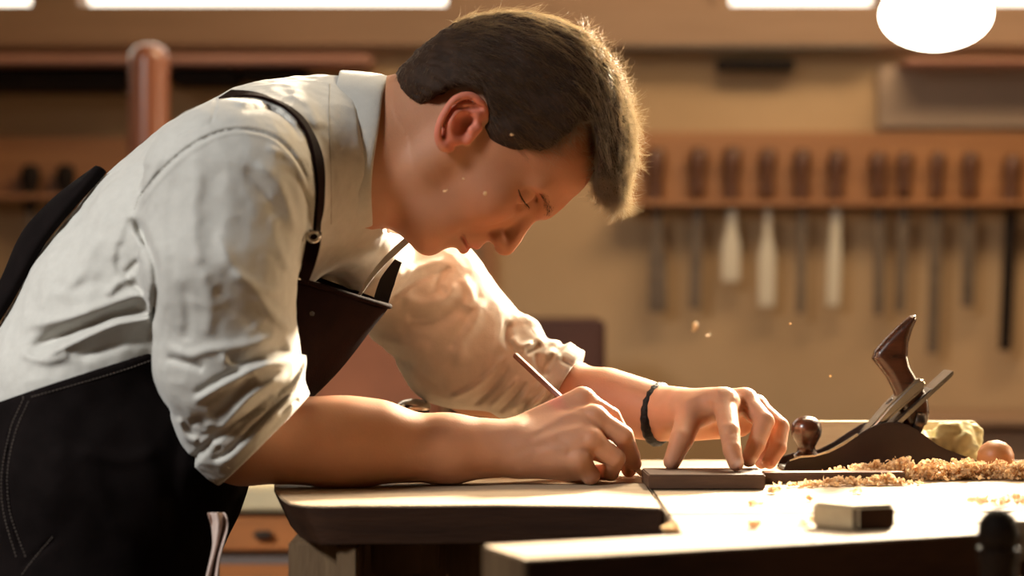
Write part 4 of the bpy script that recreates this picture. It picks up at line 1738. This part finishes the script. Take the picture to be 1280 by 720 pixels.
def bib():
    R_, C_ = 14, 17
    near = spline([(362, 346), (352, 420), (322, 500), (270, 560), (225, 610)], 6)
    mid = spline([(487, 383), (441, 438), (394, 492), (340, 550), (262, 620)], 6)
    rows = []
    n = len(near)
    for i in range(R_):
        t = i / (R_ - 1) * (n - 1)
        k = min(int(t), n - 2)
        a = near[k] + (near[k + 1] - near[k]) * (t - k)
        b = mid[k] + (mid[k + 1] - mid[k]) * (t - k)
        A = P(a[0], a[1], 1.925)
        B_ = P(b[0], b[1], 2.035)
        A2 = A.copy()
        A2[1] = 2.155
        r_ = []
        for j in range(C_):
            u = j / (C_ - 1) * 2 - 1
            w = 1 - abs(u) ** 1.7
            q = A * (1 - w) + B_ * w
            q[1] = 2.037 + u * 0.115
            q = q + np.array([0.002 * math.sin(u * 7 + i * 0.5), 0, 0.002 * math.sin(u * 4 + i)])
            r_.append(q)
        rows.append(r_)
    return band_surface('bib', np.array(rows), 'leather', apron, 0.0032, 1)


bb = bib()
# hem of the bib
hem = []
near0, mid0 = P(362, 346, 1.922), P(487, 383, 2.035)
for u in np.linspace(-1, 1, 25):
    w = 1 - abs(u) ** 1.7
    q = near0 * (1 - w) + mid0 * w
    q[1] = 2.037 + u * 0.117
    hem.append(q)
tube('hem', hem, 0.0028, 'leather', bb, n=8)
# straps
strip('shoulder_strap', [(283, 121), (318, 122), (350, 132), (375, 152), (392, 184), (398, 222), (397, 262), (392, 292)],
      [0.016, 0.018, 0.020, 0.020, 0.017, 0.015, 0.014, 0.014], 0.0014, 'leather', apron, SHIRT_T, 0.0022)
strip('strap_tab', [(393, 288), (388, 308), (380, 328), (372, 346)], [0.014, 0.018, 0.022, 0.024], 0.0018, 'leather', apron, None, 0, 6, [1.875, 1.875, 1.88, 1.905])
tube('ring', [P(392 + 7 * math.cos(a), 296 + 6 * math.sin(a), 1.868 - 0.002 * math.sin(a)) for a in np.linspace(0, 2 * math.pi, 24, endpoint=False)],
     0.0016, 'steel', apron, n=8, closed=True)
lathe('rivet', P(374, 344, 1.908), (0, -1, 0), [(0, 0.0042), (0.001, 0.0045), (0.0025, 0.003), (0.003, 0)], 'steel', apron)
lathe('rivet', P(390, 392, 1.918), (0, -1, 0), [(0, 0.0022), (0.001, 0.0022), (0.002, 0)], 'metal_dark', apron)


# the strap end and loose panel that stand off the back
def back_panel():
    outer = spline([(138, 216), (122, 226), (88, 250), (55, 282), (40, 306), (22, 350), (2, 380), (-20, 420)], 5)
    inner = spline([(150, 216), (138, 232), (108, 268), (78, 306), (58, 340), (38, 376), (16, 410), (-10, 450)], 5)
    R_ = []
    for o_, i_ in zip(outer, inner):
        row = []
        for j in range(6):
            t = j / 5
            q = P(*(o_ * (1 - t) + i_ * t), M)
            q[1] = M - 0.05 - 0.03 * math.sin(t * 1.5)
            row.append(q)
        R_.append(row)
    for_side = np.array(R_)
    return band_surface('back_strap', for_side, 'apron', apron, 0.012, 1)


back_panel()

# rag hanging from the apron pocket
rag_rows = []
for i, (xl, xr, y) in enumerate([(252, 276, 640), (256, 278, 655), (258, 276, 668), (262, 274, 682), (258, 270, 700), (252, 268, 716), (246, 266, 735), (240, 262, 760)]):
    row = []
    for j in range(9):
        t = j / 8
        q = P(xl + 6 + (xr - xl) * t + 2 * math.sin(i * 1.3), y, 1.865 + 0.012 * math.sin(t * 9 + i * 0.7))
        row.append(q)
    rag_rows.append(row)
rag = band_surface('hanging_rag', np.array(rag_rows), 'rag', None, 0.0016, 2)
tag(rag, 'pale pinkish cloth rag hanging at the front of the black apron, below the elbow', 'rag')

# wristband
wc, wa = P(823, 518, 2.137), np.array([0.84, -0.53, -0.06])
wa = wa / np.linalg.norm(wa)
bu = np.cross(wa, (0, 1, 0))
bu /= np.linalg.norm(bu)
bw = np.cross(wa, bu)
ringp = []
for a in np.linspace(0, 2 * math.pi, 40, endpoint=False):
    d = bu * math.cos(a) + bw * math.sin(a)
    ringp.append(wc + d * 0.0288)
v, f = tube_mesh(ringp, [0.0064 if i % 2 else 0.0055 for i in range(40)], 10, closed=True)
wb = from_arrays('wristband', v, f, 'band', body)


# ------------------------------------------------------------------ workbench


def table_y(py, h=0.198):
    return FPX * h / (py - 360)


def XY(px, py, h=0.198):
    Y = table_y(py, h)
    return ((px - 640) / FPX * Y, Y)


def slab(name, outline, z0, z1, mtop, medge, parent=None, bev=0.003, seg=2):
    """a board from its outline (x, y) seen from above, with its own edge material"""
    bm = bmesh.new()
    vs = [bm.verts.new((x, y, z0)) for x, y in outline]
    fc = bm.faces.new(vs)
    r = bmesh.ops.extrude_face_region(bm, geom=[fc])
    for v_ in r['geom']:
        if isinstance(v_, bmesh.types.BMVert):
            v_.co.z = z1
    bmesh.ops.recalc_face_normals(bm, faces=bm.faces)
    bevel_all(bm, bev, seg)
    o = bm_obj(name, bm, mtop, parent)
    o.data.materials.append(MT[medge])
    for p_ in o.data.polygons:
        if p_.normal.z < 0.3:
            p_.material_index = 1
    smooth_by_angle(o.data, 35)
    return o


bench = empty('workbench', (0.0, 2.1, 0), 'wooden workbench with pale worn top and thick dark front edge under the man\'s arms', 'workbench')
# thick left plank with a wandering front edge
fe = [(440, 632), (520, 632), (620, 631), (700, 632), (770, 633), (824, 635)]
out = [XY(*q) for q in fe]
left_edge = [(-0.262, 2.30), (-0.255, 2.15), (-0.246, 2.06), (-0.233, 1.95), (-0.216, 1.87), (-0.205, 1.832), (-0.190, 1.812), (-0.170, 1.807)]
outline = left_edge + out + [(0.135, 1.785), (0.135, 2.30)]
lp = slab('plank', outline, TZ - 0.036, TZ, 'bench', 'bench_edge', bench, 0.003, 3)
for v_ in lp.data.vertices:
    if v_.co.x < -0.14 and v_.co.z < TZ - 0.018:
        v_.co.x += 0.016 * min(1, (-0.14 - v_.co.x) / 0.05)
# right hand planks, reaching further to the front
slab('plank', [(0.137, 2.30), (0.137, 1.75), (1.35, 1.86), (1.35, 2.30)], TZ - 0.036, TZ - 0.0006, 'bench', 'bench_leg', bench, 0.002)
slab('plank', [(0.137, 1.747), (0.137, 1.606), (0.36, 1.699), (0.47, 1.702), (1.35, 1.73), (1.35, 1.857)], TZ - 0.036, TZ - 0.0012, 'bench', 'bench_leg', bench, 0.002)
# frame
box('leg', (-0.207, 1.84, 0), (-0.142, 1.92, TZ - 0.036), 'bench_leg', bench)
box('leg', (-0.23, 2.20, 0), (-0.135, 2.28, TZ - 0.036), 'bench_leg', bench)
box('leg', (1.20, 1.84, 0), (1.28, 1.92, TZ - 0.036), 'bench_leg', bench)
box('leg', (1.20, 2.20, 0), (1.28, 2.28, TZ - 0.036), 'bench_leg', bench)
box('brace', (-0.135, 1.90, TZ - 0.075), (-0.07, 1.93, TZ - 0.036), 'bench_leg', bench)
box('apron_rail', (-0.135, 2.21, TZ - 0.12), (1.20, 2.24, TZ - 0.036), 'bench_leg', bench)
box('apron_rail', (0.02, 1.86, TZ - 0.11), (1.20, 1.89, TZ - 0.036), 'bench_edge', bench)
box('stretcher', (-0.19, 1.92, 0.15), (-0.15, 2.20, 0.23), 'bench_leg', bench)
box('stretcher', (-0.135, 2.21, 0.15), (1.20, 2.24, 0.23), 'bench_leg', bench)
box('vise_block', (-0.160, 1.815, 0.70), (-0.140, 1.838, TZ - 0.036), 'bench_leg', bench)
box('panel', (-0.128, 1.955, 0.62), (-0.065, 1.975, TZ - 0.036), 'bench_leg', bench)
box('panel', (-0.062, 1.955, 0.62), (0.02, 1.975, TZ - 0.045), 'bench_leg', bench)

# ledge in front carrying the near rail
ledge = empty('low_side_table', (0.5, 1.4, 0), 'low side table in front of the workbench, strewn with shavings', 'table')
slab('tabletop', [(0.20, 1.30), (1.1, 1.30), (1.1, 1.74), (0.20, 1.60)], TZ - 0.066, TZ - 0.046, 'bench', 'bench_leg', ledge)
for x, y in ((0.24, 1.34), (1.04, 1.34), (0.24, 1.57), (1.04, 1.66)):
    box('leg', (x - 0.03, y - 0.03, 0), (x + 0.03, y + 0.03, TZ - 0.066), 'bench_leg', ledge)

# the dark rail in front: top left corner, direction and size read off its edges
p0 = np.array([0.009, 1.454])
p1 = np.array([0.395, 1.612])
dr = (p1 - p0) / np.linalg.norm(p1 - p0)
pn = np.array([-dr[1], dr[0]])
q = [p0, p0 + dr * 0.44, p0 + dr * 0.44 + pn * 0.085, p0 + pn * 0.085]
beam_ = slab('timber', [tuple(x) for x in q], TZ - 0.046, TZ, 'bench', 'bench_edge', None, 0.0015)
beam_.data.materials.append(MT['bench_leg'])
for p_ in beam_.data.polygons:
    if p_.normal.x < -0.8:
        p_.material_index = 2
tag(beam_, 'long dark-sided timber with pale planed top lying in front of the workbench', 'timber')

# clamp handle at the right edge, near
cb = P(1248, 724, 1.50)
cl = empty('clamp_screw', tuple(cb), 'black clamp screw with a round knob standing at the lower right corner', 'clamp')
ax = (0.0, 0, 1)
z0 = TZ - 0.046
cbase = (cb[0], 1.50, z0)

lathe('screw', cbase, ax, [(0, 0.019), (0.012, 0.020), (0.016, 0.0145), (0.034, 0.0135), (0.040, 0.0155), (0.048, 0.0155)], 'black', cl)
lathe('knob', (cb[0], 1.50, z0 + 0.046), ax, [(0, 0.010), (0.003, 0.0135), (0.010, 0.0160), (0.018, 0.0160), (0.026, 0.0125), (0.031, 0.007), (0.033, 0)], 'black', cl)
tube('handle_bar', [(cb[0] - 0.002, 1.50, z0 + 0.022), (cb[0] + 0.032, 1.498, z0 + 0.015), (cb[0] + 0.055, 1.495, z0 + 0.012)], 0.0055, 'black', cl)

# small block at the front
bx_, by_ = XY(1070, 664)
zb = TZ - 0.0010
bo = slab('wooden_block_body', [(bx_, by_), (bx_ + 0.036, by_ + 0.014), (bx_ + 0.012, by_ + 0.066), (bx_ - 0.033, by_ + 0.030)], zb, zb + 0.022, 'pale_wood', 'bench_edge', None, 0.003, 3)
bo.data.materials.append(MT['pale_wood'])
for p_ in bo.data.polygons:
    if p_.normal.x < -0.2 and p_.normal.z < 0.6:
        p_.material_index = 2
bo.name = 'wooden_block'
tag(bo, 'small wooden block with one pale and one dark side near the bench\'s front edge', 'block')

# the workpiece and the strip beyond it
yw0, yw1 = 1.957, 2.030
wp = slab('walnut_board', [(0.1345, yw0), (0.249, yw0), (0.251, yw1), (0.132, yw1)], TZ, TZ + 0.0145, 'plank_dark', 'plank_dark', None, 0.0012)
tag(wp, 'small dark walnut board being marked, held down by the left hand', 'board')
st = slab('dark_strip', [(0.256, 2.020), (0.40, 2.026), (0.40, 2.048), (0.256, 2.044)], TZ, TZ + 0.0105, 'ledge', 'plank_dark', None, 0.001)
tag(st, 'thin dark wooden strip lying to the right of the walnut board', 'strip of wood')

# pencil
tip = P(812, 603, 2.030)
end = P(643, 443, 2.128)
tip[2] = TZ + 0.001
dp = (end - tip)
Lp = np.linalg.norm(dp)
pen = empty('pencil', tuple(tip), 'thin brown pencil held in the right hand, point on the walnut board\'s end', 'pencil')
lathe('barrel', tip + dp * 0.085, dp, [(0, 0.0033), (Lp * 0.905, 0.0033), (Lp * 0.912, 0.0028), (Lp * 0.914, 0)], 'pencil', pen, 6)
lathe('sharpened_end', tip + dp * 0.02, dp, [(0, 0.0009), (Lp * 0.065, 0.0033)], 'bare', pen, 12)
lathe('lead', tip, dp, [(0, 0.0002), (Lp * 0.0205, 0.0009)], 'graphite', pen, 8)

# ------------------------------------------------------------------ hand plane
PY = 2.150
pl = empty('hand_plane', (0.40, PY + 0.028, TZ), 'iron bench plane with dark wooden knob and handle, standing behind the wood shavings', 'hand plane')
side = [(979, 589), (985, 576), (1000, 571), (1018, 570), (1034, 566), (1052, 557), (1070, 545), (1086, 535), (1100, 529.5), (1112, 527.5), (1124, 528),
        (1136, 531), (1148, 538), (1160, 547), (1172, 556), (1184, 562), (1198, 567), (1212, 572), (1224, 577), (1230, 581), (1230, 589)]
sp = pxz(side, PY)
zf = TZ - min(z for x, z in sp)
sp = [(x, z + zf) for x, z in sp]
sc_ = lambda pts, Y=PY: [(x, z + zf) for x, z in pxz(pts, Y)]
prism('side_wall', sp, PY, PY + 0.0042, 'iron', pl, 0.0010)
prism('side_wall', sp, PY + 0.052, PY + 0.0562, 'iron', pl, 0.0010)
bot = sc_([(981, 589), (981, 584.5), (1228, 584.5), (1228, 589)])
prism('sole', bot, PY + 0.004, PY + 0.0525, 'iron', pl, 0.0006)
# bright rim on the cheeks
prism('toe_rim', sc_([(987, 575), (1001, 569.5), (1020, 568.6), (1036, 563), (1054, 553), (1072, 541.5), (1074, 544), (1055, 556.5), (1036, 566), (1019, 570.5), (1002, 572), (987, 577)]),
      PY - 0.0002, PY + 0.0044, 'steel', pl, 0.0005)
YM = PY + 0.028
prism('frog', sc_([(1060, 586), (1075, 548), (1098, 530), (1130, 540), (1150, 586)], YM), YM - 0.02, YM + 0.02, 'metal_dark', pl, 0.001)
prism('blade', sc_([(1072, 566), (1186, 462), (1187, 466), (1184, 470), (1078, 568)], YM), YM - 0.022, YM + 0.022, 'steel', pl, 0.0006)
prism('chip_breaker', sc_([(1070, 564), (1158, 486), (1163, 484), (1168, 482), (1164, 489), (1076, 567)], YM), YM - 0.020, YM + 0.020, 'metal_dark', pl, 0.0006)
prism('lever_cap', sc_([(1066, 560), (1080, 538), (1108, 505), (1140, 474), (1149, 471), (1155, 476), (1153, 484), (1126, 507), (1094, 536), (1072, 563)], YM),
      YM - 0.019, YM + 0.019, 'steel', pl, 0.003, 3)
lathe('cap_screw', P(1118, 508, YM - 0.0) + (0, -0.0, zf), (-0.70, 0, 0.72), [(0.000, 0.006), (0.007, 0.006), (0.009, 0.004), (0.0095, 0)], 'metal_dark', pl)
lathe('adjuster_wheel', P(1142, 526, YM - 0.008) + (0, 0, zf), (0.8, 0, -0.2), [(0, 0.011), (0.002, 0.012), (0.008, 0.012), (0.010, 0.011), (0.0102, 0)], 'metal_dark', pl)
tb = P(1008, 572, YM) + (0, 0, zf)
lathe('front_knob', tb, (0, 0, 1), [(0, 0.0135), (0.003, 0.0145), (0.007, 0.0105), (0.012, 0.0095), (0.018, 0.0125), (0.024, 0.0160), (0.031, 0.0172), (0.038, 0.0158), (0.043, 0.0105), (0.0455, 0.004), (0.046, 0)], 'rosewood', pl)
# the handle: one thick rounded outline
TP = np.array([(1144, 393), (1136, 395), (1122, 407), (1105, 424), (1093, 438), (1090, 448), (1098, 458), (1108, 471), (1116, 487), (1122, 505), (1126, 525),
               (1129, 536), (1150, 536), (1158, 529), (1161, 515), (1159, 498), (1152, 484), (1144, 470), (1137, 458), (1134, 445), (1135, 428), (1140, 411), (1145, 400)], float)
tp = np.array(sc_(TP, YM))


def tote_d(p):
    q = p[:, [0, 2]]
    d, _ = poly_dist(q, tp, True)
    d = np.where(inside(q, tp), -d, d)
    r = 0.0095
    a_ = d + r
    b_ = np.abs(p[:, 1] - YM) - 0.012 + r
    return np.minimum(np.maximum(a_, b_), 0) + np.sqrt(np.maximum(a_, 0) ** 2 + np.maximum(b_, 0) ** 2) - r


tt = Field()
tt.add((tote_d, np.array([0.41, YM, TZ + 0.1]), 0.12), 0)
sculpt('handle', tt, (tp[:, 0].min() - .01, YM - .02, tp[:, 1].min() - .01), (tp[:, 0].max() + .01, YM + .02, tp[:, 1].max() + .01), 0.0012, 'rosewood', pl)

# ------------------------------------------------------------------ things behind the plane
yb = 2.262
bd = slab('pale_board', [(P(1004, 530, yb)[0], yb), (P(1222, 530, yb)[0], yb), (P(1222, 530, yb)[0], yb + 0.02), (P(1004, 530, yb)[0], yb + 0.02)], TZ, P(0, 527, yb)[2], 'pale_wood', 'pale_wood', None, 0.002)
tag(bd, 'pale board standing on edge along the back of the bench, behind the plane', 'board')
pf = Field()
pf.add(cone(P(1150, 556, 2.235), P(1205, 556, 2.235), 0.020, 0.019), 0.01)
pf.add(cone(P(1195, 545, 2.235), P(1216, 540, 2.24), 0.012, 0.010), 0.01)
pf.disp(lambda p: vnoise(p * 75, 41) * 0.007 + vnoise(p * 190, 42) * 0.002)
pf.cut((lambda p: TZ + 0.0003 - p[:, 2], None, 1e9), 0.001)
pc = P(1178, 556, 2.235)
pap = sculpt('crumpled_paper', pf, pc - 0.09, pc + 0.09, 0.0022, 'paper', None)
tag(pap, 'crumpled pale yellow paper lying behind the plane\'s heel', 'paper')
kb = P(1243, 566, 2.125)
kn = lathe('wooden_ball', (kb[0], 2.125, TZ), (0.08, 0, 1), [(0, 0.006), (0.002, 0.0110), (0.007, 0.0165), (0.014, 0.0195), (0.022, 0.0190), (0.029, 0.0155), (0.034, 0.009), (0.036, 0.0)], 'orangeball', None)
tag(kn, 'small round turned piece of orange wood between the plane\'s heel and the shavings', 'turned wood')
# knob behind the right forearm
jb = P(517, 520, 2.20)
jar = empty('lidded_pot', (jb[0], 2.20, TZ), 'small dark pot with a pale rounded rim, half hidden behind the right forearm', 'pot')
lathe('pot', (jb[0], 2.20, TZ), (0, 0, 1), [(0, 0.014), (0.004, 0.0165), (0.055, 0.0165), (0.064, 0.0180)], 'black', jar)
lathe('lid', (jb[0], 2.20, TZ + 0.0635), (0, 0, 1), [(0, 0.0185), (0.003, 0.0192), (0.007, 0.0180), (0.0105, 0.012), (0.012, 0.004), (0.0122, 0)], 'steel', jar)

# ------------------------------------------------------------------ shavings


def flake(L, w, curl, th, r):
    """a curled shaving: a thin ribbon rolled about its own axis"""
    K = 9
    a = np.linspace(0, curl, K)
    R_ = L / max(curl, 0.3)
    x = R_ * np.sin(a)
    z = R_ * (1 - np.cos(a))
    tw = r.uniform(-0.3, 0.3)
    V = []
    for i in range(K):
        ww = w * (0.6 + 0.4 * math.sin(math.pi * (i + 0.5) / K))
        V.append((x[i], -ww / 2, z[i] + tw * 0.2 * w))
        V.append((x[i], ww / 2, z[i] - tw * 0.2 * w))
    V = np.array(V)
    V -= V.mean(0)
    Fq = [(2 * i, 2 * i + 1, 2 * i + 3, 2 * i + 2) for i in range(K - 1)]
    return V, np.array(Fq)


def rot(r):
    q = r.normal(0, 1, 4)
    q /= np.linalg.norm(q)
    w, x, y, z = q
    return np.array([[1 - 2 * (y * y + z * z), 2 * (x * y - z * w), 2 * (x * z + y * w)], [2 * (x * y + z * w), 1 - 2 * (x * x + z * z), 2 * (y * z - x * w)],
                     [2 * (x * z - y * w), 2 * (y * z + x * w), 1 - 2 * (x * x + y * y)]])


def shavings(name, spots, m='shaving', seed=5, size=1.0):
    """spots: list of (x, y, spread_x, spread_y, height, count, base z)"""
    r = np.random.default_rng(seed)
    Vs, Fs, n = [], [], 0
    for cx, cy, sx, sy, hh, cnt, bz in spots:
        for _ in range(cnt):
            u, v_ = r.normal(0, 0.45, 2)
            k = math.exp(-(u * u + v_ * v_) * 1.6)
            V, Fq = flake(r.uniform(0.004, 0.011) * size, r.uniform(0.0015, 0.0042) * size, r.uniform(1.0, 5.5), 0, r)
            V = V @ rot(r).T
            zz = r.uniform(0, 1) ** 0.6 * hh * k
            c = np.array([cx + u * sx, cy + v_ * sy, bz + zz])
            V = V + c
            lo_ = V[:, 2].min()
            if lo_ < bz + 0.0003:
                V[:, 2] += bz + 0.0003 - lo_
            Vs.append(V)
            Fs.append(Fq + n)
            n += len(V)
    me = fast_mesh(name, np.concatenate(Vs), np.concatenate(Fs))
    return link(name, me, m, None)


hr = np.random.default_rng(77)
spots = []
for i in range(110):
    x = hr.uniform(0.335, 0.66)
    k = float(np.interp(x, [0.335, 0.37, 0.40, 0.50, 0.535, 0.56, 0.66], [0.3, 0.75, 1.0, 0.85, 0.9, 1.7, 2.3]))
    y = 2.072 + hr.normal(0, 0.010) + (0.02 if x > 0.55 else 0)
    spots.append((x, y, 0.017, 0.013, 0.021 * k * hr.uniform(0.75, 1.15), 75, TZ))
spots += [(0.335, 2.000, 0.045, 0.010, 0.008, 180, TZ), (0.30, 1.985, 0.03, 0.012, 0.005, 60, TZ), (0.375, 2.005, 0.03, 0.010, 0.010, 140, TZ)]
pile = shavings('shavings_heap', spots, seed=5)
tag(pile, 'long heap of curly pale wood shavings in front of the plane', 'wood shavings', kind='stuff')
pile2 = shavings('shavings_heap', [(0.46, 1.82, 0.03, 0.02, 0.010, 60, TZ), (0.43, 1.83, 0.02, 0.012, 0.006, 25, TZ)], seed=6)
tag(pile2, 'small scatter of shavings on the bench top at the right edge of the picture', 'wood shavings', kind='stuff')
pile3 = shavings('shavings_heap', [(0.335, 1.44, 0.035, 0.03, 0.014, 110, TZ - 0.046), (0.38, 1.46, 0.03, 0.03, 0.022, 110, TZ - 0.046), (0.39, 1.57, 0.02, 0.02, 0.02, 40, TZ - 0.046)], seed=8, size=1.2)
tag(pile3, 'blurred shavings on the low side table at the bottom right corner', 'wood shavings', kind='stuff')

rs = np.random.default_rng(21)
for px, py, sz, lb in [
    (968, 617, 1.6, 'pale shaving just right of the walnut board\'s front corner'),
    (1012, 626, 1.3, 'orange-brown chip lying on the bench above the small wooden block'),
    (1072, 617, 1.2, 'small chip below the near end of the shavings heap'),
    (945, 632, 1.2, 'thin sliver of wood lying on the bare bench top below the walnut board'),
    (945, 660, 2.0, 'pale yellow blurred shaving left of the small wooden block'),
    (1008, 654, 1.8, 'flat brown splinter touching the left of the small wooden block'),
    (842, 664, 1.8, 'small tan chip by the end of the thick front plank')]:
    x, y = XY(px, py)
    Vs, Fs, n = [], [], 0
    for _ in range(4):
        V, Fq = flake(rs.uniform(0.008, 0.014) * sz, rs.uniform(0.003, 0.006) * sz, rs.uniform(1, 4), 0, rs)
        V = V @ rot(rs).T
        V[:, 2] *= 0.6
        V += np.array([x, y, 0]) + np.append(rs.normal(0, 0.0025, 2), 0)
        V[:, 2] += TZ + 0.0004 - V[:, 2].min()
        Vs.append(V)
        Fs.append(Fq + n)
        n += len(V)
    o = link('wood_shaving', fast_mesh('wood_shaving', np.concatenate(Vs), np.concatenate(Fs)), 'shaving', None)
    tag(o, lb, 'wood shaving', 'loose shavings on the bench')

# flecks of wood flying in the air
for px, py, Y, r_, lb in [
    (870, 409, 1.72, 0.0045, 'largest pale wood fleck flying in the air above the wristband'),
    (885, 420, 1.80, 0.0018, 'tiny fleck just right of the largest flying fleck'),
    (988, 405, 1.9, 0.0015, 'tiny fleck flying in the air high above the left hand'),
    (1038, 470, 1.9, 0.0013, 'tiny fleck flying in the air left of the plane handle'),
    (557, 239, 1.915, 0.0022, 'pale fleck in front of the man\'s jaw below the ear'),
    (606, 242, 1.915, 0.0022, 'pale fleck in front of the man\'s cheek'),
    (640, 168, 1.915, 0.0020, 'pale fleck in front of the dark hair beside the temple'),
    (579, 223, 1.915, 0.0012, 'faint fleck between the two pale flecks on the cheek')]:
    c = P(px, py, Y)
    V, Fq = flake(r_ * 2.6, r_ * 1.6, 1.6, 0, rs)
    V = V @ rot(rs).T
    V *= np.array([1, 1, 0.8])
    o = from_arrays('wood_fleck', V + c, Fq, 'shaving', None)
    md = o.modifiers.new('thickness', 'SOLIDIFY')
    md.thickness = r_ * 0.5
    tag(o, lb, 'wood fleck', 'flying wood flecks')
